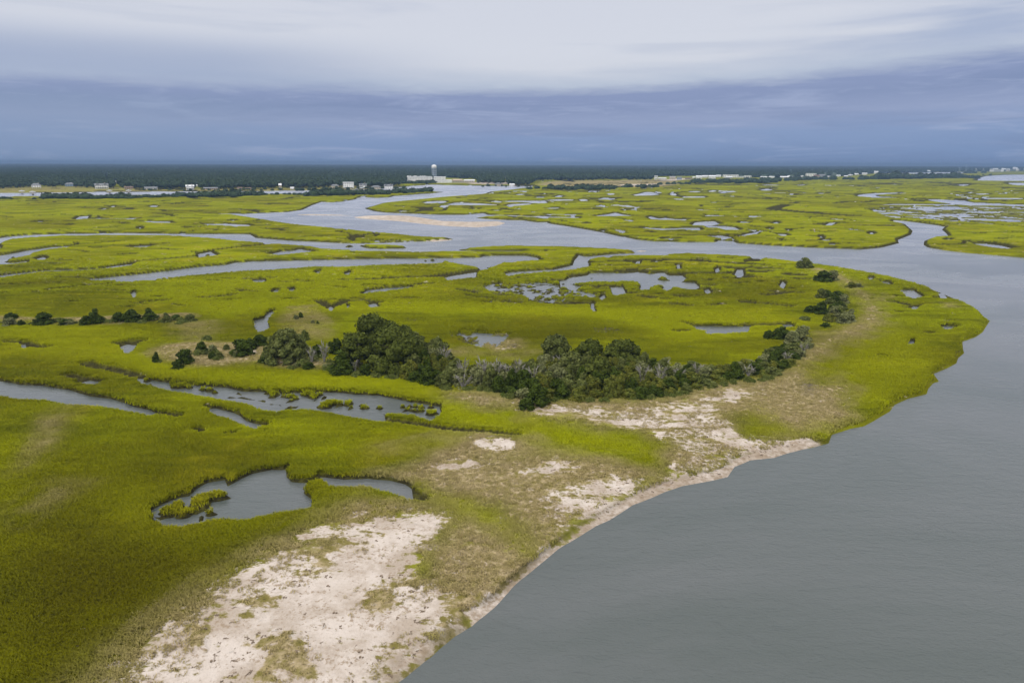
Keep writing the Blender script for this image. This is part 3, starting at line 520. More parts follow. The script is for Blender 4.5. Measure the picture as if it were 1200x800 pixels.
# soft surface masks
def mask(items, base):
    for pts, soft, st in items:
        if len(pts) < 3: continue
        wp = wpoly(pts); a = sub_idx(wp, soft*2)
        if a is None or not len(a): continue
        v = st*sstep(-soft, soft, sdf(wp, WXp[a], WYp[a])); base[a] = np.maximum(base[a], v)
    return base
Z0 = np.zeros(NR*NT)
SANDM = mask(SANDS, Z0.copy()); TANM = mask(TANS, Z0.copy()); MUDM = mask(MUDS, Z0.copy()); LUSHM = mask(LUSHES, Z0.copy())
MUDM = np.maximum(MUDM, MUDX); TANM = np.maximum(TANM, mask([(p, so_+3.0, min(1.0, st_*1.3)) for p, so_, st_ in SANDS], Z0.copy()))
DEEP_VIGNM = mask([([(-60,860),(-60,640),(60,600),(200,625),(330,610),(390,640),(330,660),(240,715),(150,780),(100,860)], 14.0, 0.95), ([(-100,600),(60,510),(180,520),(240,560),(170,600),(60,640),(-100,700)], 14.0, 0.5), ([(465,374),(560,377),(640,376),(720,383),(765,396),(700,403),(600,414),(540,412),(480,402)], 8, .5), ([(100,490),(240,495),(330,530),(260,560),(140,540)], 10, .35)], Z0.copy())  # olive-brown grass; at lower left also vignette darkening painted into the colour
NOS = mask([([(486,690),(495,663),(515,653),(540,660),(540,688),(515,699)], 1.0, .9), ([(416,724),(430,701),(458,698),(467,715),(440,730)], 1.0, .8), ([(300,805),(310,768),(338,752),(366,775),(372,805)], 1.5, .85), ([(220,775),(226,750),(243,743),(238,768)], .7, .9), ([(360,660),(372,640),(400,632),(396,650),(380,668)], 1.5, .7), ([(270,735),(300,705),(320,712),(300,735)], 2, .6), ([(497,752),(520,732),(540,738),(515,758)], 1, .6)], Z0.copy())
SANDM *= 1-NOS
# height: level marsh top, steep bank, gentle beach
beach = np.clip(SANDM*1.3, 0, 1)
GENTLE = mask([([(950,545),(975,500),(1030,470),(1075,447),(1105,418),(1115,395),(1135,372),(1115,350),(1060,331),(1000,319),(930,309),(880,303),(880,298),(1220,290),(1220,420),(1060,520)], 3.0, 1.0), ([(528,386),(605,388),(610,414),(535,414)], 3.0, 1.0)], np.zeros(NR*NT))
bw = np.maximum(0.55+1.6*GENTLE, 0.75*ROWSP)*(1-beach) + beach*np.maximum(3.2, 0.8*ROWSP)
TOP = 0.62 + 0.23*sstep(110, 170, GY) + 0.25*sstep(170, 320, GY)
hh = np.clip(SD/bw, -1, 1)
und = 0.10*(fbm(GX*0.03, GY*0.03, 3)-0.5)*2 + 0.10*(fbm(GX*0.35, GY*0.35, 3)-0.5)*2
isl = sstep(0.15, 0.8, np.maximum(TANM, SANDM))*(GY < 420)
LOWM = np.where((MUDX > 0) & (GY > 150), 0.42, 1.0)*(1-0.35*beach)
GZ = np.where(hh > 0, hh*LOWM*(TOP + und + isl*(0.35+0.9*(fbm(GX*0.045+3, GY*0.045, 3)-0.35))*sstep(0, 12, SD)), hh*0.7)
_fb = sstep(330, 800, GY); BANKM = (1-beach)*(1-0.85*GENTLE)*sstep(0.95-0.45*_fb, 0.55-0.4*_fb, hh)*(hh > -0.4)
# ditches
DIT = np.full(NR*NT, 9.0)
for pts, wf in DITCHES:
    wp = wpoly(pts); a = sub_idx(wp, 8.0)
    if a is None or not len(a): continue
    best = np.full(len(a), 1e9)
    for i in range(len(wp)-1):
        ax, ay = wp[i]; ex, ey = wp[i+1]-wp[i]; L = ex*ex+ey*ey+1e-9
        t = np.clip(((WXp[a]-ax)*ex+(WYp[a]-ay)*ey)/L, 0, 1)
        best = np.minimum(best, np.hypot(WXp[a]-ax-t*ex, WYp[a]-ay-t*ey))
    hw = wf*np.maximum(np.maximum(0.5, 0.0115*(GY[a]-45)), 0.6*ROWSP[a])
    DIT[a] = np.minimum(DIT[a], best/hw)
# meandering tidal creeklets of the far marsh
DASH = mask([([(540,345),(600,300),(720,298),(900,303),(935,325),(930,365),(820,362),(700,368),(560,362)], 6.0, 1.0)], np.zeros(NR*NT))
far = sstep(300, 420, GY)*(SD > 3)*(GY < 1700)
nz = fbm(GX*0.014+5, GY*0.008, 3, 0.55) - 0.5
gate = fbm(GX*0.016+91, GY*0.010+13, 3)
cre = np.abs(nz)/(np.maximum(0.8, 0.30*ROWSP)*0.010)
DIT = np.where((far > 0.2) & (gate > 0.55), np.minimum(DIT, cre*0.9+0.3), DIT)
pk2 = fbm(GX*0.060+70, GY*0.026+4, 3, 0.55) - 0.715
mp2 = (far > 0.3) & (pk2 > 0) & (gate < 0.56) & (GX > -0.25*GY)
GZ = np.where(mp2, np.minimum(GZ, 0.3-pk2*120), GZ)
BANKM = np.where(mp2, 1, BANKM)
dk = 1-sstep(0.72, 1.08, DIT)
dk = dk*(hh > 0)
GZ = GZ*(1-dk) + dk*np.minimum(GZ, 0.03)
BANKM = np.maximum(BANKM, sstep(0.15, 0.6, dk)*(1-0.6*beach))
# sand bars
BARW = np.zeros(NR*NT)
for p in BARS:
    wp = wpoly(p); a = sub_idx(wp, 30); s = sdf(wp, WXp[a], WYp[a])
    z = np.clip(s/6, -1, 1)*0.35
    up = z > GZ[a]; GZ[a] = np.maximum(GZ[a], z); SANDM[a] = np.where(up & (z > -.1), 1.0, SANDM[a]); BANKM[a] = np.where(up, 0, BANKM[a]); BARW[a] = np.where(up, 0.45, 0)
WETM = np.maximum(beach*sstep(0.42, 0.08, GZ)*(SD < 4), BARW)
MUDM = np.where(GY > 1500, MUDM*0.5, MUDM)
# lift under the mainland
GZ = np.where((GY > 1150) & (EMLAND > 5) & (hh > 0), GZ + 0.5, GZ)

fi = ISC[:-1, :-1].ravel(); quads = np.stack([fi, fi+1, fi+1+NT, fi+NT], 1)
# leave out the river bed far from any shore
deep = (GZ <= -0.69)
keep = ~(deep[quads].all(1))
quads = quads[keep]
used = np.zeros(NR*NT, bool); used[quads.ravel()] = True
remap = np.cumsum(used)-1
gme = mesh_np("marsh_ground", np.stack([GX, GY, GZ], 1)[used], remap[quads], 4, make_ground_mat(), smooth=True)
for nm, arr in (("sand", SANDM), ("tan", TANM), ("mud", MUDM), ("lush", LUSHM), ("bank", BANKM), ("wet", WETM), ("deep", np.maximum(DEEP_VIGNM, 0.45*sstep(320, 170, GY)*(1-np.clip(SANDM+TANM, 0, 1))))):
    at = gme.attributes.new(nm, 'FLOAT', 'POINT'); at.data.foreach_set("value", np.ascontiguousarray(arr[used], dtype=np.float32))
ground = link("marsh_ground", gme); tag(ground, "low green salt marsh ground cut by creeks and edged with sand", "ground", kind="structure")

wm = MB(); wm.poly([(-20200,-400,0),(20200,-400,0),(20200,20000,0),(-20200,20000,0)])
water = wm.build("water", make_water_mat()); tag(water, "grey green tidal river water winding around the marsh", "water", kind="structure")
bm_ = MB(); bm_.poly([(-20200,-400,-0.72),(20200,-400,-0.72),(20200,20000,-0.72),(-20200,20000,-0.72)])

def gidx(x, y):
    r = min(max(int(np.searchsorted(DR, y)), 0), NR-1); t = int(round((x/y+0.98)/1.96*(NT-1))); t = min(max(t, 0), NT-1)
    return r*NT+t
def gz(x, y): return float(max(GZ[gidx(x, y)], 0.0))

# ---------------------------------------------------------------- near grass as real blades
def tuft_mesh(name, nb, hgt, spread, width, mat, seed, lean=0.35):
    rg = np.random.default_rng(seed); V = []; Q = []
    for i in range(nb):
        a = rg.random()*2*math.pi; r = spread*math.sqrt(rg.random()); x, y = r*math.cos(a), r*math.sin(a)
        la = rg.random()*2*math.pi; ln = hgt*lean*(0.3+rg.random()); h = hgt*(0.65+0.5*rg.random()); w = width*(0.7+0.6*rg.random())
        wa = rg.random()*math.pi; wx, wy = w*math.cos(wa)/2, w*math.sin(wa)/2
        dx, dy = ln*math.cos(la), ln*math.sin(la)
        b = len(V)
        V += [(x-wx,y-wy,-0.12),(x+wx,y+wy,-0.12),(x+wx*.8+dx*.35,y+wy*.8+dy*.35,h*.6),(x-wx*.8+dx*.35,y-wy*.8+dy*.35,h*.6),(x+wx*.15+dx,y+wy*.15+dy,h),(x-wx*.15+dx,y-wy*.15+dy,h)]
        Q += [(b,b+1,b+2,b+3),(b+3,b+2,b+4,b+5)]
    return mesh_np(name, V, Q, 4, mat)

def scatter(name, pts, scl, rot, attrs, protos, label, cat):
    """one stuff object: tufts placed on points by geometry nodes"""
    me = bpy.data.meshes.new(name); me.vertices.add(len(pts)); me.vertices.foreach_set("co", np.asarray(pts, np.float32).ravel())
    def fa(nm, arr):
        at = me.attributes.new(nm, 'FLOAT', 'POINT'); at.data.foreach_set("value", np.asarray(arr, np.float32))
    fa("scl", scl); fa("rot", rot)
    for k, v in attrs.items(): fa(k, v)
    o = link(name, me)
    ng = bpy.data.node_groups.new(name, 'GeometryNodeTree')
    ng.interface.new_socket("Geometry", in_out='INPUT', socket_type='NodeSocketGeometry'); ng.interface.new_socket("Geometry", in_out='OUTPUT', socket_type='NodeSocketGeometry')
    gi = ng.nodes.new("NodeGroupInput"); go = ng.nodes.new("NodeGroupOutput")
    iop = ng.nodes.new("GeometryNodeInstanceOnPoints"); gti = ng.nodes.new("GeometryNodeGeometryToInstance")
    for p in protos:
        oi = ng.nodes.new("GeometryNodeObjectInfo"); oi.inputs["Object"].default_value = p
        ng.links.new(oi.outputs["Geometry"], gti.inputs[0])
    ng.links.new(gi.outputs[0], iop.inputs["Points"]); ng.links.new(gti.outputs[0], iop.inputs["Instance"])
    iop.inputs["Pick Instance"].default_value = True
    def na(nm):
        n = ng.nodes.new("GeometryNodeInputNamedAttribute"); n.data_type = 'FLOAT'; n.inputs["Name"].default_value = nm; return n.outputs["Attribute"]
    cs = ng.nodes.new("ShaderNodeCombineXYZ"); ng.links.new(na("scl"), cs.inputs[0]); ng.links.new(na("scl"), cs.inputs[1]); ng.links.new(na("scl"), cs.inputs[2])
    cr = ng.nodes.new("ShaderNodeCombineXYZ"); ng.links.new(na("rot"), cr.inputs[2])
    e2r = ng.nodes.new("FunctionNodeEulerToRotation"); ng.links.new(cr.outputs[0], e2r.inputs[0])
    ng.links.new(cs.outputs[0], iop.inputs["Scale"]); ng.links.new(e2r.outputs[0], iop.inputs["Rotation"])
    ng.links.new(iop.outputs[0], go.inputs[0])
    md = o.modifiers.new("scatter", 'NODES'); md.node_group = ng
    return tag(o, label, cat, kind="stuff")
def proto(name, me): return bpy.data.objects.new(name, me)

tm = make_tuft_mat()
tufts = [proto("grass_tuft", tuft_mesh("grass_tuft", 15, 0.27, 0.36, 0.075, tm, s, 1.1)) for s in range(4)]
def sample_fan(n, d0, d1, pw, tmax=0.96):
    dd = np.linspace(d0, d1, 4000); w = dd*np.minimum(1, (90/dd)**pw); cdf = np.cumsum(w); cdf /= cdf[-1]
    D = np.interp(RNG.random(n), cdf, dd); t = (RNG.random(n)*2-1)*tmax
    return t*D, D, t
def lookup(D, t):
    r = np.clip(np.searchsorted(DR, D), 0, NR-1); c = np.clip(np.round((t+0.98)/1.96*(NT-1)).astype(int), 0, NT-1); return r*NT+c
NTUFT = 680000
X, Y, T = sample_fan(NTUFT, 44, 330, 1.7)
ix = lookup(Y, T)
okm = (RNG.random(NTUFT) < sstep(300, 150, Y)) & (SD[ix] > 0.22) & (BANKM[ix] < 0.9) & (GZ[ix] > 0.30) & (DIT[ix] > 1.3)
den = np.clip(1 - 1.25*np.clip(SANDM[ix]-0.1, 0, 1), 0.02, 1)*np.clip(1-0.9*np.clip(MUDM[ix]-.2, 0, 1), 0.1, 1)*np.clip(1-0.75*TANM[ix], 0, 1)
cl = fbm(X*0.28, Y*0.28, 3)
den = np.where(SANDM[ix] > 0.3, den*1.6*sstep(0.5, 0.62, cl), den)
okm &= RNG.random(NTUFT) < den
X, Y, ix = X[okm], Y[okm], ix[okm]
tan_i = np.clip(np.maximum(TANM[ix], SANDM[ix])*1.15 + (fbm(X*0.22, Y*0.22, 3)-0.5)*0.9*(TANM[ix] > 0.1), 0, 1)
sc = (0.72+0.6*RNG.random(len(X)))*np.clip(Y/95, 1, 4)**0.12*(1-0.38*np.clip(np.maximum(TANM[ix], SANDM[ix]), 0, 1))
sc *= 0.75 + 0.5*fbm(X*0.1, Y*0.1, 3)
scatter("marsh_grass", np.stack([X, Y, GZ[ix]-0.02], 1), sc, RNG.random(len(X))*6.28, {"tan": tan_i, "lush": LUSHM[ix], "deep": DEEP_VIGNM[ix]}, tufts, "tall green cordgrass covering the near marsh and dune edges", "grass")

# wrack, shells and sticks on the beaches
lit_m = make_plain("beach_wrack", (0.23, 0.175, 0.125), 0.95, .25, 3.0); lit_m2 = make_plain("bleached_shell", (0.50, 0.46, 0.41), 0.8, .1, 3.0)
def chip(seed, mt, a, b_, c):
    rg = random.Random(seed); m_ = MB()
    for i in range(4):
        x, y, an = rg.uniform(-.25, .25), rg.uniform(-.25, .25), rg.random()*3.14
        l, w_, h_ = a*rg.uniform(.5, 1.2), b_*rg.uniform(.6, 1.3), c*rg.uniform(.6, 1.3); ca, sa = math.cos(an), math.sin(an)
        P = [(x+ca*u*l-sa*v*w_, y+sa*u*l+ca*v*w_) for u, v in ((-.5,-.3),(0,-.5),(.5,-.25),(.45,.3),(0,.5),(-.45,.3))]
        m_.prism(P, -.03, h_)
    return m_.mesh("litter", mt)
chips = [proto("litter", chip(1, lit_m, .45, .16, .07)), proto("litter", chip(2, lit_m, .3, .22, .1)), proto("litter", chip(3, lit_m2, .2, .16, .06)), proto("litter", chip(4, lit_m, .7, .07, .06))]
n_ = 150000; X, Y, T = sample_fan(n_, 44, 230, 1.2); ix = lookup(Y, T)
wl_ = sstep(0.10, 0.22, GZ[ix])*sstep(0.62, 0.40, GZ[ix])*(SD[ix] < 4.5)
pr = np.clip(SANDM[ix]*1.4-.3, 0, 1)*(0.04 + 0.34*wl_ + 0.14*(fbm(X*.2+3, Y*.35, 3) > .57))
ok = (RNG.random(n_) < pr) & (GZ[ix] > 0.06); X, Y, ix = X[ok], Y[ok], ix[ok]
scatter("beach_wrack", np.stack([X, Y, GZ[ix]], 1), 0.22+0.5*RNG.random(len(X))**2, RNG.random(len(X))*6.28, {}, chips, "brown wrack, sticks and shells littering the sandy shore", "beach litter")
# ---------------------------------------------------------------- trees and shrubs
def proj(X, Y, Z):
    dx, dy, dz = X, Y, Z-H
    d = dx*_f[0]+dy*_f[1]+dz*_f[2]
    return 600+F*(dx*_r[0]+dy*_r[1]+dz*_r[2])/d, 400-F*(dx*_u[0]+dy*_u[1]+dz*_u[2])/d

def unit_dirs(n, rg, up=0.15):
    v = rg.normal(size=(n, 3)); v[:, 2] += up; return v/np.linalg.norm(v, axis=1)[:, None]
def leaves(P, Nrm, size, rg, jit=0.7):
    """rhombic leaf clumps at P facing roughly along Nrm"""
    n = len(P); nn = Nrm + jit*rg.normal(size=(n, 3)); nn /= np.linalg.norm(nn, axis=1)[:, None]
    a = np.cross(nn, rg.normal(size=(n, 3))); a /= np.linalg.norm(a, axis=1)[:, None]; b = np.cross(nn, a)
    s = size*(0.55+0.9*rg.random((n, 1)))
    V = np.stack([P-a*s, P-b*s*0.6+nn*s*0.15, P+a*s, P+b*s*0.6+nn*s*0.15], 1).reshape(-1, 3)
    return V, np.arange(4*n)
def ico_blob(c, r, rg, nseg=8, nring=5):
    V = []; Q = []
    for i in range(nring+1):
        ph = math.pi*i/nring
        for k in range(nseg):
            th = 2*math.pi*k/nseg; q = r*(0.85+0.3*rg.random())
            V.append((c[0]+q*math.sin(ph)*math.cos(th), c[1]+q*math.sin(ph)*math.sin(th), c[2]+q*math.cos(ph)*0.9))
    for i in range(nring):
        for k in range(nseg): Q += [i*nseg+k, (i+1)*nseg+k, (i+1)*nseg+(k+1) % nseg, i*nseg+(k+1) % nseg]
    return np.array(V), np.array(Q)
def crown(name, mat, lobes, nleaf, size, seed, fill=0.78, jit=0.7, up=0.25):
    """lobes: (x, y, z, r); leaf clumps over every lobe round a dense core"""
    rg = np.random.default_rng(seed); VV = []; QQ = []; nv = 0
    W = np.array([l[3]**2 for l in lobes]); W = W/W.sum()
    for l, wgt in zip(lobes, W):
        n = max(6, int(nleaf*wgt)); d = unit_dirs(n, rg, up); d[:, 2] = np.where(d[:, 2] < -0.45, -d[:, 2], d[:, 2])
        lump = 1 + 0.16*np.sin(d[:, 0]*5+l[0]*3)*np.sin(d[:, 1]*6+l[1]) + 0.10*np.sin(d[:, 2]*9)
        P = np.array(l[:3]) + d*(l[3]*lump*(0.78+0.28*rg.random(n)))[:, None]*np.array([1, 1, 0.92])
        P[:, 2] = np.maximum(P[:, 2], 0.1)
        V, Q = leaves(P, d, size, rg, jit); VV.append(V); QQ.append(Q+nv); nv += len(V)
        if fill:
            V, Q = ico_blob(l[:3], l[3]*fill, rg); V[:, 2] = np.maximum(V[:, 2], 0.05); VV.append(V); QQ.append(Q+nv); nv += len(V)
    return mesh_np(name, np.concatenate(VV), np.concatenate(QQ), 4, mat)
def lobes_dome(rx, ry, h, n, seed, r0=(0.34, 0.5), base=0.25):
    rg = random.Random(seed); L = []
    for i in range(n):
        a = rg.random()*6.283; ph = math.radians(90*rg.random()**0.8)
        r = min(rx, ry, h)*rg.uniform(*r0); q = rg.uniform(.85, 1.08)
        L.append(((rx-r)*q*math.cos(ph)*math.cos(a), (ry-r)*q*math.cos(ph)*math.sin(a), max((h-r)*q*math.sin(ph), r*0.62), r))
    L.append((0, 0, h*0.42, min(rx, ry, h)*0.55))
    for k in range(5):
        a = k*1.2566+rg.random(); r = min(rx, ry, h)*rg.uniform(*r0); L.append(((rx-r)*.9*math.cos(a), (ry-r)*.9*math.sin(a), r*.6, r))
    return L
def trunk_mb(h, r, nl, seed, spread):
    rg = random.Random(seed); b = MB()
    b.tube([(0,0,-0.3),(rg.uniform(-.1,.1)*h*.3, rg.uniform(-.1,.1)*h*.3, h*.35),(rg.uniform(-.1,.1)*h, rg.uniform(-.1,.1)*h, h*.75)], [r*1.25, r*.85, r*.35], 7)
    for i in range(nl):
        a = 6.283*i/nl + rg.uniform(-.4, .4); z = h*rg.uniform(.18, .45); s = spread*rg.uniform(.6, 1)
        b.tube([(0,0,z),(s*.45*math.cos(a), s*.45*math.sin(a), z+h*.2),(s*math.cos(a), s*math.sin(a), z+h*rg.uniform(.25,.45))], [r*.5, r*.33, r*.1], 5)
    return b

M_oak = make_leaf_mat("oak_leaves", (0.055,0.069,0.010), (0.101,0.120,0.021), (0.182,0.196,0.052))
M_oakg = make_leaf_mat("grey_oak_leaves", (0.079,0.094,0.021), (0.146,0.160,0.047), (0.243,0.250,0.099))
M_dark = make_leaf_mat("cedar_leaves", (0.034,0.050,0.006), (0.057,0.082,0.009), (0.095,0.123,0.016))
M_olive = make_leaf_mat("myrtle_leaves", (0.088,0.103,0.017), (0.151,0.146,0.021), (0.211,0.181,0.027))
M_grey = make_leaf_mat("silver_shrub_leaves", (0.130,0.141,0.052), (0.221,0.227,0.099), (0.366,0.360,0.182))
M_low = make_leaf_mat("groundsel_leaves", (0.091,0.114,0.022), (0.137,0.152,0.040), (0.182,0.184,0.070))
M_bark = make_plain("grey_bark", (0.105,0.090,0.075), 0.9)
M_dead = make_plain("bleached_wood", (0.27,0.25,0.225), 0.85)
M_pine = make_leaf_mat("forest_leaves", (0.030,0.050,0.024), (0.048,0.072,0.034), (0.080,0.100,0.048))

def plant(name, crown_me, trunk_me, label, cat, x, y, rz, sc, group=None, base=None):
    z = gz(x, y)
    r = empty(name, (x, y, z-0.1), rz); r.scale = sc
    link("crown", crown_me, r); link("trunk", trunk_me, r)
    return tag(r, label, cat, group)

# the big live oaks of the island
oak_specs = [ # px x, base y, half width px, height px, material, label
 (434,421,40,47,M_oak,5,"broad dome-shaped live oak standing behind the other oaks, tallest crown of the island"),
 (463,439,35,54,M_oak,6,"rounded dark live oak at the right front of the oak clump"),
 (418,433,22,42,M_oak,7,"narrower live oak at the left front of the oak clump beside the cedar"),
 (330,427,27,38,M_oakg,8,"grey-leaved round oak apart on the left, beside bleached shrubs"),
 (487,426,18,34,M_oakg,9,"small grey-green oak leaning against the right side of the oak clump"),
 (512,424,18,27,M_oakg,10,"thin grey-green oak at the left end of the long thicket"),
 (652,428,24,33,M_oakg,11,"pale grey-green oak rising at the middle of the thicket's back edge"),
 (692,428,22,27,M_oak,12,"round green oak just right of the pale oak on the thicket's back edge"),
 (731,430,26,29,M_oak,13,"wide dark oak at the top centre of the thicket between two round oaks"),
 (668,445,22,30,M_oakg,14,"grey-green oak in the middle of the thicket below the pale oak"),
 (700,450,24,30,M_oak,15,"deep green oak in the heart of the thicket above the front shrubs")]
for (x, y, hw, hp, mt, sd_, lab) in oak_specs:
    s = scale_at(x, y); rx = hw/s; h = hp/s/0.97
    g0 = px(x, y, 0.9); cx, cy = g0[0], g0[1]+rx*0.55
    L = lobes_dome(rx*1.03, rx*0.85, h, 44, sd_, (0.20, 0.34))
    cm = crown("crown", mt, L, int(8500*min(1.3, (rx/7)**2)+2000), 0.25, sd_, 0.8)
    plant("live_oak", cm, trunk_mb(h, 0.3, 5, sd_, rx*.6).mesh("trunk", M_bark), lab, "tree", cx, cy, random.random()*0.5, (1, 1, 1))

# shrub kinds of the thicket
def mk(kind, seed):
    rg = random.Random(seed)
    if kind == 'dark':
        L = lobes_dome(1.7, 1.6, 3.0, 11, seed, (0.28, 0.45)); c = crown("crown", M_dark, L, 1500, 0.17, seed); t = trunk_mb(2.4, .11, 4, seed, 1.0).mesh("trunk", M_bark)
    elif kind == 'cedar':
        L = [(rg.uniform(-.25,.25), rg.uniform(-.25,.25), z, 1.25*(1-z/4.3)+.2) for z in (0.5, .9, 1.4, 1.9, 2.5, 3.1, 3.6)] + [(1.0*math.cos(a), 1.0*math.sin(a), .7, .6) for a in (0, 1.4, 2.6, 3.9, 5.2)]
        c = crown("crown", M_dark, L, 1700, 0.16, seed); t = trunk_mb(3, .12, 3, seed, .6).mesh("trunk", M_bark)
    elif kind == 'olive':
        L = lobes_dome(1.6, 1.5, 2.5, 10, seed, (0.28, 0.45)); c = crown("crown", M_olive, L, 1300, 0.16, seed, 0.72); t = trunk_mb(2, .09, 4, seed, .9).mesh("trunk", M_bark)
    elif kind == 'grey':
        L = lobes_dome(1.6, 1.5, 2.4, 12, seed, (0.22, 0.4)); c = crown("crown", M_grey, L, 1000, 0.14, seed, 0.6, 1.0); t = trunk_mb(2.2, .08, 6, seed, 1.1).mesh("trunk", M_dead)
    elif kind == 'green':
        L = lobes_dome(1.8, 1.6, 2.9, 12, seed, (0.26, 0.42)); c = crown("crown", M_oakg, L, 1500, 0.17, seed, 0.75); t = trunk_mb(2.4, .1, 4, seed, 1.0).mesh("trunk", M_bark)
    elif kind == 'low':
        L = lobes_dome(1.3, 1.2, 1.1, 9, seed, (0.3, 0.5), .3); c = crown("crown", M_low, L, 700, 0.13, seed, 0.65, 0.9); t = trunk_mb(.9, .05, 4, seed, .6).mesh("trunk", M_bark)
    elif kind == 'bare':
        b = MB()
        for i in range(8):
            a = rg.random()*6.283; s = rg.uniform(.3, .9); h = rg.uniform(2.0, 3.3)
            p1 = (s*.5*math.cos(a), s*.5*math.sin(a), h*.5); p2 = (s*1.2*math.cos(a), s*1.2*math.sin(a), h)
            b.tube([(0,0,-.2), p1, p2], [.07, .05, .02], 4)
            for j in range(3):
                a2 = a+rg.uniform(-1.2, 1.2); q = [p1[k]+(p2[k]-p1[k])*rg.uniform(.1, .7) for k in range(3)]; l = rg.uniform(.5, 1.0)
                b.tube([q, (q[0]+l*.6*math.cos(a2), q[1]+l*.6*math.sin(a2), q[2]+l*.6)], [.035, .012], 4)
        t = b.mesh("trunk", M_dead)
        L = lobes_dome(1.2, 1.2, 2.6, 6, seed, (.25, .4)); c = crown("crown", M_grey, L, 160, 0.12, seed, 0, 1.2)
    return c, t
KINDS = {k: [mk(k, 100+i*7+j) for j in range(3)] for i, k in enumerate(('dark', 'cedar', 'olive', 'grey', 'green', 'low', 'bare'))}
KW = {'dark': 3.6, 'cedar': 2.8, 'olive': 3.4, 'grey': 3.4, 'green': 3.8, 'low': 2.8, 'bare': 2.6}
KH = {'dark': 3.1, 'cedar': 4.0, 'olive': 2.7, 'grey': 2.6, 'green': 3.0, 'low': 1.25, 'bare': 3.0}
_proto = {}
def shrub(kind, x, y, label, group=None, w=None, h=None, name="shrub", var=None, cat="shrub"):
    """x, y ground position; copies share the mesh of the first of their kind"""
    v = var if var is not None else random.randrange(3)
    sx = (w/KW[kind]) if w else random.uniform(.8, 1.25); sz = (h/KH[kind]) if h else sx*random.uniform(.85, 1.15)
    key = (kind, v)
    if key not in _proto:
        c, t = KINDS[kind][v]; o = plant(name, c, t, label, cat, x, y, 0, (1, 1, 1), group); _proto[key] = o
    else:
        o = copy_tree(_proto[key]); o.name = name; o["label"] = label
        if group: o["group"] = group
        elif "group" in o: del o["group"]
    o.location = (x, y, gz(x, y)-0.1); o.rotation_euler[2] = random.random()*6.28; o.scale = (sx, sx*random.uniform(.9, 1.1), sz)
    return o
def shrub_px(kind, xp, yp, wp, hp, label, **k):
    s = scale_at(xp, yp); g0 = px(xp, yp, 0.9); w = 1.2*wp/s
    return shrub(kind, g0[0], g0[1]+w*0.35, label, w=w, h=1.15*hp/s/0.97, **k)

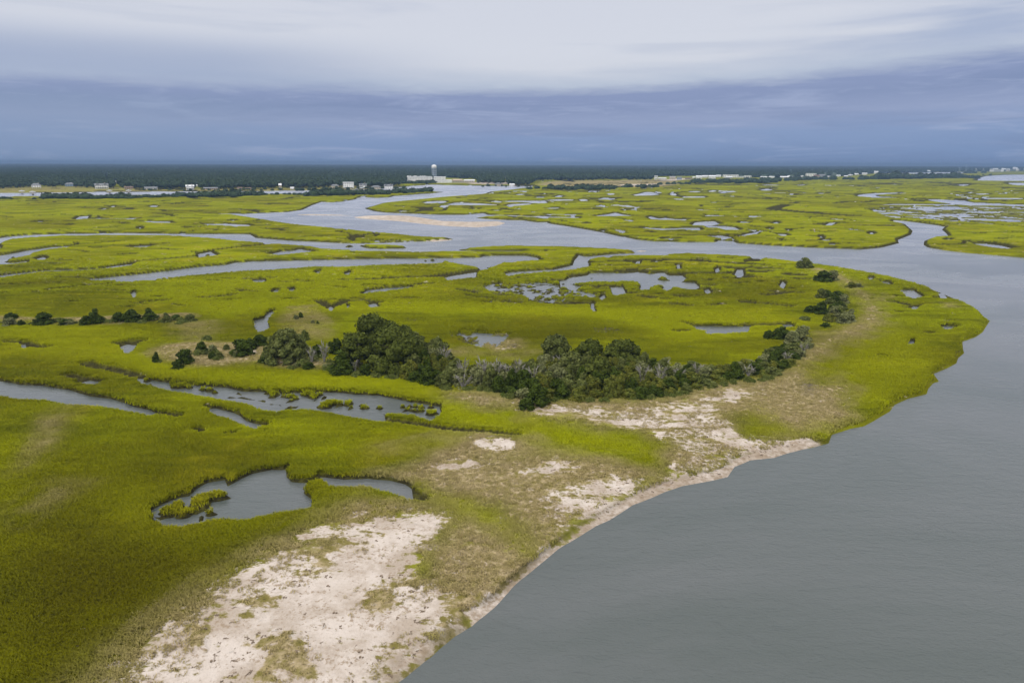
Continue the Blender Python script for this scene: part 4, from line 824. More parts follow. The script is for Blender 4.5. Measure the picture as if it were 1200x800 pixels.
singles = [
 ('grey',6,383,18,9,"grey-leaved low shrub at the far left end of the shrub row"), ('dark',9,376,16,6,"dark shrub behind the grey one at the left end of the row"), ('dark',23,382,9,6,"tiny round dark shrub in front of the left end of the row"),
 ('dark',46,382,23,13,"round dark shrub standing alone second from the left in the row"), ('grey',78,382,14,6,"small grey shrub with a dark bush at its left in the row"), ('dark',72,382,14,7,"flat dark shrub touching a small grey shrub in the row"),
 ('dark',97,382,14,10,"dark shrub leaning on the tallest shrub of the row from the left"), ('cedar',108,381,15,15,"tallest upright dark shrub of the row at the left"), ('olive',118,379,14,5,"low olive shrub right of the tallest shrub of the row"),
 ('dark',136,379,13,10,"dark shrub at the left end of the widest bush in the row"), ('dark',150,379,20,12,"widest dark bush at the middle of the shrub row"), ('cedar',173,377,15,12,"dark pointed shrub right of the widest bush in the row"),
 ('low',164,380,16,4,"pale low growth between the widest bush and the pointed shrub"), ('green',193,379,11,11,"olive-green upright shrub near the right end of the row"), ('dark',204,376,13,6,"flat dark shrub behind the olive upright one of the row"), ('green',221,378,15,8,"grey-green shrub at the right end of the row"), ('low',210,381,16,4,"pale low growth under the right end of the row"),
 ('dark',182,425,9,11,"small dark shrub standing alone on the tan ground at the left of the island"), ('low',186,425,7,4,"pale tuft beside the small lone dark shrub"), ('dark',213,428,21,15,"larger of two dark shrubs joined on the tan ground"), ('dark',206,433,14,10,"smaller of two dark shrubs joined on the tan ground, in front"),
 ('dark',235,415,15,11,"dark shrub at the left of the silver bush near the island's left tip"), ('grey',247,418,16,11,"silver bush between dark shrubs near the island's left tip"), ('low',240,400,14,6,"pale green shrub alone in olive grass behind the silver bush"), ('green',264,411,9,6,"little grey-green shrub between silver bush and dark mass"),
 ('dark',280,419,26,17,"wide dark shrub mass at the left of the grey round oak"), ('dark',303,407,18,12,"dark shrub behind the wide dark mass"), ('dark',291,410,16,11,"dark shrub wedged between two dark masses left of the grey oak"), ('dark',308,426,17,8,"low dark shrub at the foot of the grey round oak on its left"),
 ('grey',346,425,20,9,"silver shrub at the right foot of the grey round oak"), ('low',352,430,16,8,"pale green shrub in front of the silver one by the grey oak"), ('bare',363,428,18,15,"bare bleached shrub left of the bare twiggy one by the oaks"), ('bare',378,427,17,20,"bare twiggy bleached shrub left of the cedar"), ('dark',392,415,20,15,"dark shrub behind the bleached bushes left of the oak clump"), ('dark',370,420,22,14,"dark shrub filling between grey oak and bleached bushes"), ('grey',356,417,16,13,"tall silver shrub behind bare ones right of the grey oak"),
 ('cedar',399,439,24,24,"bushy pointed cedar in front of the oak clump's left side"), ('bare',415,437,11,15,"bare pale shrub between cedar and oak clump"), ('low',417,441,18,6,"low pale shrub at the foot of the oak clump"), ('dark',427,440,15,13,"dark shrub under the oaks right of the bare pale one"), ('low',440,442,18,6,"low pale shrub under the front oak's left side"), ('low',458,444,18,6,"low pale shrub under the front oak's right side"),
 ('olive',478,444,26,21,"olive-green shrub right of the front oak"), ('dark',502,451,24,18,"round dark-green bush at the front left of the thicket"), ('grey',507,428,22,18,"silver shrub behind the round bush at the thicket's left end"), ('bare',519,428,20,17,"bleached bare shrub at the thicket's left end"),
 ('green',482,441,28,23,"grey-green shrub filling the gap between front oak and thicket"), ('dark',497,437,26,23,"dark shrub behind the round bush between oaks and thicket"),
 ('dark',617,482,20,12,"blackish low bush on bare sand at the thicket's front tip, left part"), ('dark',629,478,30,21,"blackish round bush on bare sand at the thicket's front tip"),
 ('low',356,400,11,12,"small conical green shrub alone behind the grey oak"), ('dark',352,373,6,6,"tiny dark shrub on the pale grassy mound behind the oaks"), ('grey',346,375,8,6,"tiny grey shrub on the pale grassy mound behind the oaks"), ('dark',372,381,4,4,"little dark dot of a shrub right of the pale mound"), ('grey',366,380,7,4,"little grey shrub right of the pale mound"),
 ('green',946,315,19,11,"dark shrub nearest the river on the right of the island"), ('green',939,315,9,5,"small shrub joined to the left of the shrub nearest the river"), ('grey',979,330,14,12,"grey half of the broad two-toned shrub below the riverside shrub"), ('dark',969,331,22,11,"dark half of the broad two-toned shrub below the riverside shrub"), ('olive',1000,338,14,6,"small flat dark-olive shrub at the far right of the island"), ('grey',1008,338,12,5,"small grey shrub at the far right of the island beside the olive one"),
 ('dark',970,384,13,5,"small dark shrub below the right-hand shrub cluster"), ('dark',971,349,16,8,"dark shrub topmost left in the right-hand cluster"), ('dark',985,349,14,7,"dark shrub topmost right in the right-hand cluster"), ('grey',991,356,14,10,"grey shrub at upper right of the right-hand cluster"), ('dark',978,357,16,9,"dark shrub in the upper middle of the right-hand cluster"), ('green',988,364,16,10,"green shrub in the centre of the right-hand cluster"), ('dark',952,367,15,7,"dark shrub at the left end of the right-hand cluster"), ('dark',966,369,20,12,"broad dark shrub in the lower left of the right-hand cluster"), ('grey',980,372,16,12,"grey-brown shrub in the middle of the right-hand cluster"), ('olive',975,378,15,10,"olive shrub at the bottom of the right-hand cluster"), ('grey',990,380,22,11,"light grey shrub at the bottom right of the right-hand cluster"), ('grey',999,374,10,11,"slim grey shrub at the right edge of the right-hand cluster"), ('low',946,376,14,5,"low pale shrub left of the right-hand cluster"),
 ('grey',944,402,22,18,"light grey bush at the right end of the thicket"), ('grey',932,406,20,16,"grey bush second from the thicket's right end"), ('dark',920,399,22,13,"dark shrub at the back of the thicket's right end"), ('dark',903,398,15,9,"dark shrub poking out behind the thicket's right end"), ('olive',937,411,20,8,"low olive shrub in front of the grey bushes at the thicket's right end"),
]
for k, x, y, w_, h_, lab in singles:
    shrub_px(k, x, y, w_, h_, lab, name="cedar" if k == 'cedar' else "shrub", cat="tree" if k == 'cedar' else "shrub")

for i in range(26):
    xp = -6+240*i/26+random.uniform(-3, 3); shrub_px(random.choice(('low', 'low', 'grey')), xp, 380.5-3*xp/230+random.uniform(-1, 1.5), random.uniform(8, 13), random.uniform(2.5, 4.5), "low pale growth between the dark bushes of the left-hand row", group="low growth along the left-hand shrub row")
for i in range(34):
    xp = random.uniform(225, 470); yp = 416+22*(xp-225)/245+random.uniform(-6, 6); shrub_px(random.choice(('low', 'low', 'grey', 'dark', 'green')), xp, yp, random.uniform(8, 15), random.uniform(4, 8), "small filler shrub round the feet of the oaks and left island bushes", group="small shrubs round the oaks")
for i in range(13):
    t = i/12; shrub_px(random.choice(('dark', 'green', 'grey', 'olive', 'green')), 972+20*t+random.uniform(-9, 9), 350+30*t+random.uniform(-3, 3), random.uniform(12, 17), random.uniform(7, 10), "filler shrub within the dense right-hand cluster by the spit", group="shrubs filling the right-hand cluster")
# the thicket itself
THICK = [(470,432),(505,427),(560,438),(620,430),(660,426),(730,428),(790,430),(850,433),(885,424),(905,412),(930,405),(950,407),(925,430),(900,443),(850,445),(800,460),(745,467),(700,468),(650,470),(625,466),(610,467),(570,455),(520,453),(478,444)]
tw = np.array([px(x, y, 0.9) for x, y in THICK])
pts = []
x0, x1, y0, y1 = tw[:, 0].min(), tw[:, 0].max(), tw[:, 1].min(), tw[:, 1].max()
for _ in range(20000):
    q = (random.uniform(x0, x1), random.uniform(y0, y1))
    if sdf(tw, np.array([q[0]]), np.array([q[1]]))[0] < 0.2: continue
    if all((q[0]-p[0])**2+(q[1]-p[1])**2 > 1.95**2 for p in pts): pts.append(q)
    if len(pts) >= 240: break
TL = {'dark': ("dark green rounded shrub packed in the island thicket", "dark shrubs of the island thicket"), 'olive': ("yellowish olive shrub packed in the island thicket", "olive shrubs of the island thicket"),
      'grey': ("silvery grey shrub packed in the island thicket", "silvery shrubs of the island thicket"), 'green': ("grey-green shrub packed in the island thicket", "grey-green shrubs of the island thicket"),
      'bare': ("bare bleached shrub standing in the island thicket", "bare shrubs of the island thicket"), 'low': ("low pale green shrub along the thicket's front edge", "low shrubs edging the island thicket")}
for q in pts:
    s = sdf(tw, np.array([q[0]]), np.array([q[1]]))[0]
    n = vnoise(np.array([q[0]*.12]), np.array([q[1]*.2]))[0] + random.uniform(-.25, .25)
    xp, yp = proj(q[0], q[1], 0.9)
    k = 'dark' if n < .38 else 'olive' if n < .54 else 'green' if n < .76 else 'grey' if n < .87 else 'bare'
    if xp > 780 and random.random() < .35: k = random.choice(('grey', 'dark', 'olive'))
    hgt = random.uniform(2.3, 3.6)*(0.62+0.38*min(1, s/3.0))*(0.85 if xp > 780 else 1.0)*(1.15 if 600 < xp < 760 else 1.3 if xp < 590 else 1)
    shrub(k, q[0], q[1], TL[k][0], TL[k][1], w=random.uniform(3.0, 4.8), h=hgt)
EDGE = [(480,447),(520,456),(545,456),(570,458),(600,468),(645,473),(680,471),(720,471),(760,469),(800,463),(840,452),(870,449),(900,446),(920,438)]
for i in range(46):
    f = random.random()*(len(EDGE)-1); j = int(f); t = f-j
    xp = EDGE[j][0]*(1-t)+EDGE[j+1][0]*t; yp = EDGE[j][1]*(1-t)+EDGE[j+1][1]*t
    if 600 < xp < 642: continue
    q = px(xp, yp-random.uniform(0, 3), .9)
    shrub('low', q[0], q[1], TL['low'][0], TL['low'][1], w=random.uniform(1.6, 2.8), h=random.uniform(.7, 1.3))

# ---------------------------------------------------------------- far shore: wooded edges and the forest
def blob_tree(seed, mat, hgt=11.0):
    rg = np.random.default_rng(seed); VV = []; QQ = []; nv = 0
    for i in range(5):
        a = rg.random()*6.28; q = 1.9*math.sqrt(rg.random()); r = rg.uniform(1.9, 3.0)
        V, Q = ico_blob((q*math.cos(a), q*math.sin(a), hgt-r-rg.random()*hgt*.35), r, rg, 7, 5); VV.append(V); QQ.append(Q+nv); nv += len(V)
    P = np.concatenate(VV); n = 150; d = unit_dirs(n, rg, .3); c = P[rg.integers(0, len(P), n)]
    V, Q = leaves(c+d*.4, d, .8, rg); VV.append(V); QQ.append(Q+nv)
    return mesh_np("crown", np.concatenate(VV), np.concatenate(QQ), 4, mat)
fc = [blob_tree(300+i, M_pine) for i in range(4)]
ft = [trunk_mb(9, .28, 3, 310+i, 1.5).mesh("trunk", M_bark) for i in range(2)]
_fp = {}
def shore_tree(x, y, label, group, h):
    v = random.randrange(4)
    if v not in _fp: _fp[v] = plant("shore_tree", fc[v], ft[v % 2], label, "tree", x, y, 0, (1, 1, 1), group); o = _fp[v]
    else: o = copy_tree(_fp[v]); o.name = "shore_tree"; o["label"] = label; o["group"] = group
    s = h/11.0; o.location = (x, y, gz(x, y)-0.2); o.scale = (s*random.uniform(1.0, 1.4), s*random.uniform(1.0, 1.4), s); o.rotation_euler[2] = random.random()*6.28
HED = [blob_tree(330+i, M_pine, 5.4) for i in range(3)]
_hp = {}
def hedge(x, y, label, group, h):
    v = random.randrange(3)
    if v not in _hp: o = link("shore_bush", HED[v]); tag(o, label, "bush", group); _hp[v] = o
    else: o = _hp[v].copy(); COL.objects.link(o); o["label"] = label; o["group"] = group
    s = h/5.6; o.location = (x, y, gz(x, y)-0.3); o.scale = (s*random.uniform(1.35, 2.0), s*1.2, s); o.rotation_euler[2] = random.random()*6.28
LL = ("dark bush in the hedge-like row along the far left creek", "bushes along the far left creek")
LR = ("dark bush in the row fronting the pale field across the river", "bushes fronting the pale far field")
LT = ("dark hazy bush on the wooded points before the far right town", "bushes on the far right wooded points")
LH = ("small dark bush in the gardens of the waterfront houses", "bushes before the waterfront houses"); LC = ("dark bush in front of the big white waterfront complex", "bushes before the waterfront complex")
rows = [(474,509,215.6,215.4,4.4,22,LC),(165,240,222.6,223,2.4,16,LH),(240,330,223.4,222.8,2.6,22,LH),(345,400,222.6,221.6,3.2,14,LH),(396,474,222,219.6,2.6,20,LH),(562,622,218,218.2,2.6,14,LH),(0,15,233,232.6,4.5,6,LL),(40,53,232.5,232.5,3.5,5,LL),(52,104,232.8,232.8,7.5,24,LL),(104,160,233,232.6,5.5,22,LL),(140,150,232.6,232.6,8,3,LL),(160,205,232,231,4,14,LL),(203,232,230.6,230.6,6,12,LL),(232,280,230.8,230.2,8,20,LL),(280,308,229.3,229,6,11,LL),(308,362,229,228.3,3,14,LL),(360,402,229,228.8,8.5,18,LL),(400,455,228.3,227.6,6.5,22,LL),(455,506,226.6,224.6,6.5,20,LL),
 (506,545,219.6,219.6,1.2,0,LL),(615,645,221.6,221.6,4,9,LR),(640,714,221.8,222,6,28,LR),(714,772,221,219.8,4,18,LR),(772,800,217.4,216.5,3,8,LR),(790,835,216,214.4,3.5,14,LR),
 (812,860,214.3,214.8,4.5,18,LT),(860,906,214.8,214.3,4.5,18,LT),(905,950,213,211.6,4,14,LT),(950,1030,211.4,210.8,3.6,20,LT),(1028,1085,210.6,209.6,6,22,LT),(1085,1125,209.4,208.8,5,14,LT),(1120,1147,209.2,209,3,8,LT),(1128,1160,203.6,203.2,2.5,8,LT),(1150,1162,205.7,205.5,1.6,4,LT)]
for xa, xb, ya, yb, hp, n, (lab, grp) in rows:
    n = int(round(n*0.58))
    for i in range(n):
        t = (i+random.random())/n; xp = xa+(xb-xa)*t; yp = ya+(yb-ya)*t - random.random()*0.9
        q = px(xp, yp, 1.3); s = scale_at(xp, yp)
        hedge(q[0], q[1], lab, grp, (1.3 if lab == LT[0] else 1.0)*hp/s*random.uniform(.65, 1.1))

FOREST = [(-900,222),(-400,222),(0,221.2),(30,219.6),(60,218.8),(108,219),(112,221),(128,221),(135,220.3),(165,221.5),(190,221.5),(215,222.3),(240,222),(300,222),(327,220.5),(350,221),(385,220.3),(402,219.8),(432,220.4),(462,219.5),(473,215.5),(509,215),(510,208),(556,210.5),(562,214),(580,215.5),(600,217.3),(622,217.3),(626,212.2),(700,211.6),(764,210.8),(767,207.2),(812,206.4),(865,208),(905,208.5),(980,207.5),(1026,203.4),(1060,202.2),(1130,201.4),(1200,200.8),(2100,206),(2100,199),(1200,193.8),(600,192.2),(0,190.5),(-900,188)]
HOUSE_PX = []     # filled by the buildings: x, y, w, h  (kept clear of trees in front)
# ---------------------------------------------------------------- buildings of the far shore
M_white = make_plain("white_siding", (0.84,0.83,0.80), 0.6, .04, .4); M_cream = make_plain("cream_siding", (0.56,0.50,0.40), 0.7, .05, .4); M_tanw = make_plain("tan_stucco", (0.46,0.36,0.26), 0.8, .06, .3)
M_bluew = make_plain("blue_grey_siding", (0.30,0.38,0.46), 0.7, .05, .4); M_roofg = make_plain("grey_shingles", (0.20,0.21,0.22), 0.9, .1, .5); M_roofw = make_plain("pale_metal_roof", (0.74,0.75,0.76), 0.5, .05, .3); M_roofb = make_plain("brown_shingles", (0.17,0.12,0.09), 0.9, .1, .5)
M_win = make_plain("window_glass", (0.035,0.045,0.06), 0.15, .05, .3); M_wood = make_plain("weathered_wood", (0.25,0.21,0.17), 0.9); M_conc = make_plain("pale_concrete", (0.45,0.46,0.47), 0.8, .06, .2); M_blue = make_plain("blue_grey_concrete", (0.33,0.38,0.44), 0.8, .06, .2)

def part(mb, name, mat, parent): return mb.build(name, mat, parent)
def windows(parent, x0, x1, yface, z0, z1, nx, nz, wfr=0.38, hfr=0.42):
    """each window a mesh of its own, frame and pane 3 cm proud of the wall"""
    dx = (x1-x0)/nx; dz = (z1-z0)/nz
    for i in range(nx):
        for j in range(nz):
            a = x0+dx*(i+.5); b = z0+dz*(j+.55); m_ = MB(); m_.box(a-dx*wfr/2, a+dx*wfr/2, yface-.05, yface+.02, b-dz*hfr/2, b+dz*hfr/2); part(m_, "window", M_win, parent)
def place(name, xp, yp, wpx, hpx, label, cat, group=None):
    s = scale_at(xp, yp); g0 = px(xp, yp, 1.3); HOUSE_PX.append((xp, yp, wpx, hpx))
    e = empty(name, (g0[0], g0[1], gz(*g0)-0.1), -math.atan2(g0[0], g0[1])); tag(e, label, cat, group)
    return e, wpx/s, hpx/s
def house(xp, yp, wpx, hpx, wall, roof, label, style='gable', wings=0, stilts=False, nwx=4, nwz=2):
    e, W, Ht = place("house", xp, yp, wpx*.92, hpx*.88, label, "house")
    d = max(7.0, W*.55); zb = 2.4 if stilts else 0.0; zt = Ht*(.66 if style != 'flat' else .92)
    b = MB(); b.box(-W/2, W/2, 0, d, zb, zt); part(b, "wall", wall, e)
    r = MB(); o = .5
    if style == 'gable': r.gable(-W/2-o, W/2+o, -o, d+o, zt, Ht)
    elif style == 'hip': r.hip(-W/2-o, W/2+o, -o, d+o, zt, Ht)
    elif style == 'cross':
        r.gable(-W/2-o, W/2+o, -o, d+o, zt, Ht*.92)
        for k in (-.28, .28):      # front-facing gables
            cx = W*k; hw = W*.15; y0 = -.9; b_ = len(r.v)
            r.v += [(cx-hw,y0,zt),(cx+hw,y0,zt),(cx,y0,Ht),(cx-hw,d*.5,zt),(cx+hw,d*.5,zt),(cx,d*.5,Ht)]
            for q in ((0,1,2),(0,2,5,3),(1,4,5,2),(3,5,4),(0,3,4,1)): r.f.append(tuple(b_+i for i in q))
    else: r.box(-W/2-.3, W/2+.3, -.3, d+.3, zt, Ht)
    roof_o = part(r, "roof", roof, e)
    windows(e, -W/2, W/2, 0, zb, zt, nwx, nwz)
    p = MB(); p.box(-W*.42, W*.42, -2.2, -.02, zb+2.7 if zt-zb > 5 else zb+.3, zb+2.95 if zt-zb > 5 else zb+.5)
    n = 5
    for i in range(n):
        a = -W*.41 + W*.82*i/(n-1); p.box(a-.11, a+.11, -2.15, -1.93, 0, zb+2.7 if zt-zb > 5 else zb+.3)
    part(p, "porch", wall, e)
    if stilts:
        q = MB()
        for i in range(5):
            for j in (.3, d-.6): a = -W/2+.3+(W-.9)*i/4; q.box(a, a+.3, j, j+.3, -.3, zb)
        part(q, "stilts", M_wood, e)
    if wings:
        w2 = MB(); w2.box(W/2+.01, W/2+W*.35, d*.2, d*.9, 0, zt*.62); sw = part(w2, "side_wing", wall, e)
        r2 = MB(); r2.gable(W/2-.1, W/2+W*.38, d*.1, d, zt*.62, zt*.62+Ht*.2); part(r2, "roof", roof, sw)
    c = MB(); c.box(W*.22, W*.22+.8, d*.55, d*.55+.8, zt*.9, Ht*1.08); part(c, "chimney", M_tanw, roof_o)
    return e
H_ = house
H_(43,221.3,10,7.3,M_white,M_roofg,"white stilt house alone at the far left of the shore",'hip',stilts=True)
H_(82,218.6,10,4.6,M_bluew,M_roofg,"blue-grey house half hidden in trees right of the white stilt house",'hip')
H_(119.5,221.2,14.5,7.4,M_white,M_roofg,"large white gabled house with blue-grey roof on the left shore",'cross',nwx=6)
H_(126,207,4.5,2.4,M_white,M_roofw,"small white roof showing high up among the left forest trees",'hip',nwx=2,nwz=1)
H_(137,215.2,6,3.4,M_cream,M_roofw,"white-roofed house in the trees behind the large white gabled house",'gable',nwx=3,nwz=1)
H_(151,221.3,9.5,3.4,M_tanw,M_roofb,"low tan house right of the large white gabled house",'gable',nwz=1)
H_(177,221.6,14,4.0,M_white,M_roofg,"long low white house behind a dark hedge on the left shore",'gable',nwx=6,nwz=1)
H_(223,222.4,9,7.0,M_white,M_roofw,"white tiered house with small upper floor right of the long low white house",'cross')
H_(231,218.6,3.5,2.4,M_white,M_roofw,"tiny white outbuilding behind the white tiered house",'gable',nwx=2,nwz=1)
H_(247,222.3,16,3.2,M_tanw,M_roofg,"very long low grey-tan building above the dark hedge",'gable',nwx=7,nwz=1)
H_(281,222,6,3.0,M_cream,M_roofb,"small cream house left of a low tan one in the hedge gap",'gable',nwx=3,nwz=1)
H_(291,222,6.5,2.6,M_tanw,M_roofb,"low tan house right of the small cream one in the hedge gap",'gable',nwx=3,nwz=1)
H_(328.5,220.6,3,6.2,M_cream,M_roofw,"tall thin pale house at the forest edge by the creek's end",'gable',nwx=1,nwz=3)
H_(342.5,221.8,4,3.0,M_white,M_roofw,"small white boathouse beside the creek's right end",'gable',nwx=2,nwz=1)
H_(392.5,220.4,9.5,4.8,M_cream,M_roofg,"beige house at the left of the tall white three-storey house",'hip',nwx=4)
H_(408.5,220.8,13,8.2,M_white,M_roofw,"tall white three-storey house with flat upper floor by the bay",'flat',wings=0,nwx=6,nwz=3)
H_(425.5,220.2,8.5,7.2,M_white,M_roofg,"white steep-roofed house right of the tall three-storey house",'cross',nwx=4)
H_(440.5,220.6,11,4.4,M_cream,M_roofg,"cream house with blue-grey roof and white windows by the bay",'hip',nwx=5,nwz=1)
H_(455.5,220.2,10.5,6.0,M_white,M_roofg,"white house with three small gables, nearest the big waterfront block",'cross',nwx=5)
H_(583.5,217.2,6.5,4.2,M_cream,M_roofg,"cream house among trees right of the big waterfront block",'hip',nwx=3)
H_(600,217.4,6,3.2,M_white,M_roofw,"white low house at the narrow end of the bay",'gable',nwx=3,nwz=1)
H_(592,209.6,4,2.0,M_white,M_roofw,"small white house up in the forest above the bay's end",'gable',nwx=2,nwz=1)
H_(602.5,217.4,3,2,M_tanw,M_roofb,"tiny brown shed at the bay's narrow end beside the white low house",'gable',nwx=1,nwz=1)

# white waterfront complex
e, W, Ht = place("waterfront_complex", 515, 214.6, 78, 8.4, "big white waterfront complex of long stepped blocks below the water tower", "building")
u = W/78.0
b = MB(); b.box(-38*u, -8*u, 10, 34, 0, 6.6*u); part(b, "long_wing", M_white, e)
b = MB(); b.box(-6*u, 7*u, 2, 36, 0, 6.4*u); part(b, "main_block", M_white, e)
b = MB(); b.box(7.01*u, 14*u, 4, 26, 0, 3.6*u); part(b, "step_block", M_white, e)
b = MB(); b.box(14.02*u, 40*u, 6, 24, 0, 2.6*u); part(b, "low_wing", M_cream, e)
b = MB(); b.box(-7.99*u, -6.01*u, 12, 30, 0, 5.2*u); part(b, "link_block", M_conc, e)
b = MB(); b.gable(15*u, 26*u, 5, 25, 2.6*u, 4.2*u); part(b, "roof", M_tanw, e)
b = MB(); b.gable(28*u, 40.5*u, 5, 25, 2.6*u, 3.6*u); part(b, "roof", M_roofw, e)
b = MB(); b.box(-38.4*u, -8*u, 9.6, 34.4, 6.6*u, 6.9*u); part(b, "parapet", M_roofw, e)
b = MB(); b.box(-6.3*u, 7.2*u, 1.6, 36.4, 6.4*u, 6.7*u); part(b, "parapet", M_roofw, e)
for k in (-36, -33.5, -29, -27, -22, -19.5, -17):
    b = MB(); b.box(k*u, (k+1.2)*u, 14, 18, 6.9*u, 7.9*u); part(b, "roof_vent", M_white, e)
windows(e, -37*u, -9*u, 10, 3.4*u, 6.4*u, 16, 2, .3, .3); windows(e, -5*u, 6*u, 2, 0, 6.2*u, 6, 3, .25, .28); windows(e, 15*u, 39*u, 6, .4*u, 2.4*u, 9, 1, .3, .4)
# water tower
e, W, Ht = place("water_tower", 509, 210.2, 5.6, 16.0, "tall pale water tower with fluted grey shaft and white domed tank", "water tower")
r = W/2; HT = 36.0 if Ht < 20 else Ht
b = MB(); n = 24; prof = [(r*.98*(1+.035*(i % 2))*math.cos(6.2832*i/n), r*.98*(1+.035*(i % 2))*math.sin(6.2832*i/n)) for i in range(n)]; b.prism(prof, 0, HT*.78); part(b, "shaft", M_blue, e)
b = MB(); b.lathe([(r*.9,HT*.78),(r*.98,HT*.80),(r*1.0,HT*.85),(r*.98,HT*.91),(r*.78,HT*.96),(r*.42,HT*.99),(.05,HT)], 24); tk = part(b, "tank", M_white, e)
b = MB(); b.lathe([(r*1.03,HT*.765),(r*1.12,HT*.765),(r*1.12,HT*.775),(r*1.03,HT*.775)], 24); part(b, "walkway", M_conc, e)
b = MB(); b.tube([(0,0,HT*.995),(0,0,HT*1.05)], .15, 5); part(b, "antenna", M_conc, tk)
for i in range(3):
    for j in range(5): 
        a = -1.57+(i-1)*.7; b = MB(); z = HT*(.1+.13*j); b.prism([(r*1.0*math.cos(a-.12), r*1.0*math.sin(a-.12)), (r*1.07*math.cos(a-.12), r*1.07*math.sin(a-.12)), (r*1.07*math.cos(a+.12), r*1.07*math.sin(a+.12)), (r*1.0*math.cos(a+.12), r*1.0*math.sin(a+.12))], z, z+2.2); part(b, "window", M_win, e)

def block(xp, yp, wpx, hpx, wall, roof, label, style='flat', group=None, nw=5, nz=2):
    e, W, Ht = place("town_building", xp, yp, wpx, hpx, label, "building", group)
    d = max(9.0, W*.5); zt = Ht*(.9 if style == 'flat' else .65)
    b = MB(); b.box(-W/2, W/2, 0, d, 0, zt); part(b, "wall", wall, e)
    r = MB(); (r.box(-W/2-.4, W/2+.4, -.4, d+.4, zt, Ht) if style == 'flat' else r.gable(-W/2-.6, W/2+.6, -.6, d+.6, zt, Ht)); part(r, "roof", roof, e)
    if nw: windows(e, -W/2, W/2, 0, 0, zt, nw, nz, .45, .45)
    return e
B_ = block
B_(768.5,210.5,3.6,4.2,M_white,M_roofw,"slim pale building at the left end of the far town",nw=2)
B_(776,210.6,9,2.0,M_cream,M_roofw,"low cream building right of the slim pale one at the far town's left end",'gable',nz=1)
B_(788,210.4,6.5,3.4,M_cream,M_roofw,"cream block left of the blue-roofed hall in the far town")
B_(796,210.6,5.5,3.2,M_bluew,M_roofg,"blue-roofed hall in the left part of the far town",'gable')
B_(806.5,210.8,7,2.2,M_cream,M_roofb,"low cream shed just right of the blue-roofed hall",'gable',nz=1)
B_(813,209,3,1.6,M_white,M_roofw,"tiny white hut between cream shed and white sheds in the far town",'gable',nw=2,nz=1)
B_(819,209.6,6.5,3.4,M_white,M_roofw,"white building at the left of the cluster of white marina sheds",'gable')
B_(826,208.4,6,2.6,M_white,M_roofw,"white shed with wide roof behind the marina cluster",'gable')
B_(834.5,209.6,8,3.8,M_white,M_roofw,"wide white marina shed in the centre of the far town",'gable')
B_(842,207.6,5,2.2,M_white,M_roofw,"small white gabled shed between two wide marina sheds",'gable',nw=3)
B_(856,208.2,17,3.0,M_white,M_roofw,"long bright white marina warehouse, widest in the far town",nw=9)
B_(854,209.4,7,2.6,M_conc,M_roofw,"pale grey shed in front of the long white warehouse",'gable',nw=4)
B_(868,208.4,7,1.4,M_white,M_roofw,"low white strip of a building right of the long warehouse",nw=4,nz=1)
B_(876,208.4,8,2.2,M_white,M_roofw,"white flat-roofed block second right of the long warehouse",nw=4,nz=1)
B_(895,208.6,7,1.6,M_white,M_roofw,"low white house in trees left of a bright one at mid right shore",'gable',nz=1)
B_(904,208.6,6,1.7,M_white,M_roofw,"bright low white house in trees at mid right shore",'gable',nz=1)
B_(919,209.4,9,2.6,M_cream,M_roofw,"cream low house with white neighbour at mid right shore",'gable')
B_(923,208,4,2.0,M_white,M_roofw,"white gabled house behind the cream low house",'gable',nw=3,nz=1)
B_(929,208.6,5,1.6,M_cream,M_roofg,"small cream house left of the big white hotel at right",'gable',nw=3,nz=1)
B_(926.5,201.2,2.4,1.2,M_white,M_roofw,"lone white speck of a house deep in the right forest",'gable',nw=0)
B_(950,208.2,11,4.6,M_white,M_roofw,"big white stepped hotel, brightest block of the right shore",nw=6,nz=3)
B_(956.5,209.4,6,4.2,M_cream,M_roofb,"cream block at the right side of the big white hotel",'gable')
B_(963,208.8,6,4.2,M_conc,M_roofg,"grey gabled block right of the cream block by the hotel",'gable')
for x, y, w_ in ((940,208,3),(967,205.5,4),(972,208.2,4),(977,205,3.5),(982,207,5),(991,207.6,4),(996,206.4,4.5),(1003,205.2,5)):
    B_(x,y,w_,1.7,random.choice((M_white, M_cream, M_conc)),M_roofw,"small pale house scattered in trees right of the white hotel",'gable',"small pale houses right of the white hotel",nw=2,nz=1)
B_(1013,205,5,2.2,M_white,M_roofw,"white house left of the bright causeway house on the right shore",'gable',nw=3,nz=1)
B_(1026,203.6,5,2.8,M_white,M_roofw,"bright white house where the distant water strip begins",'gable',nw=3)
B_(1088.5,201.8,4,2.2,M_bluew,M_roofw,"pale blue-grey house across the distant water strip",'gable',nw=2)
B_(1124.5,198.2,3,1.1,M_cream,M_roofw,"lone cream roof in the hazy forest above the distant water strip",'gable',nw=0)
B_(1144,199.6,4.5,1.5,M_white,M_roofw,"bright white low building left of the hazy bay town",'gable',nw=0)
B_(1153,199.8,3.5,1.5,M_cream,M_roofw,"cream building just left of the hazy bay town cluster",'gable',nw=0)
for i in range(26):
    x = 1159+random.random()*44; y = 199.5+random.random()*2.2 - (0.7 if x > 1184 else 0)
    B_(x,y,random.uniform(2.2,3.8),random.uniform(1.5,3.2),random.choice((M_white,M_white,M_cream,M_conc)),M_roofw,"tiny pale building of the hazy town across the far right bay",random.choice(('flat','gable')),"buildings of the hazy bay town",nw=0)
# second, distant water tower
e, W, Ht = place("water_tower", 1132, 196.5, 1.6, 4.4, "tiny distant white water tower above the hazy right forest", "water tower")
b = MB(); b.tube([(0,0,0),(0,0,30)], [2.2, 1.6], 10); part(b, "shaft", M_conc, e)
b = MB(); b.lathe([(1.7,29),(5.5,32),(6.6,35),(5.5,38),(2,40),(.1,40.4)], 16); part(b, "tank", M_white, e)

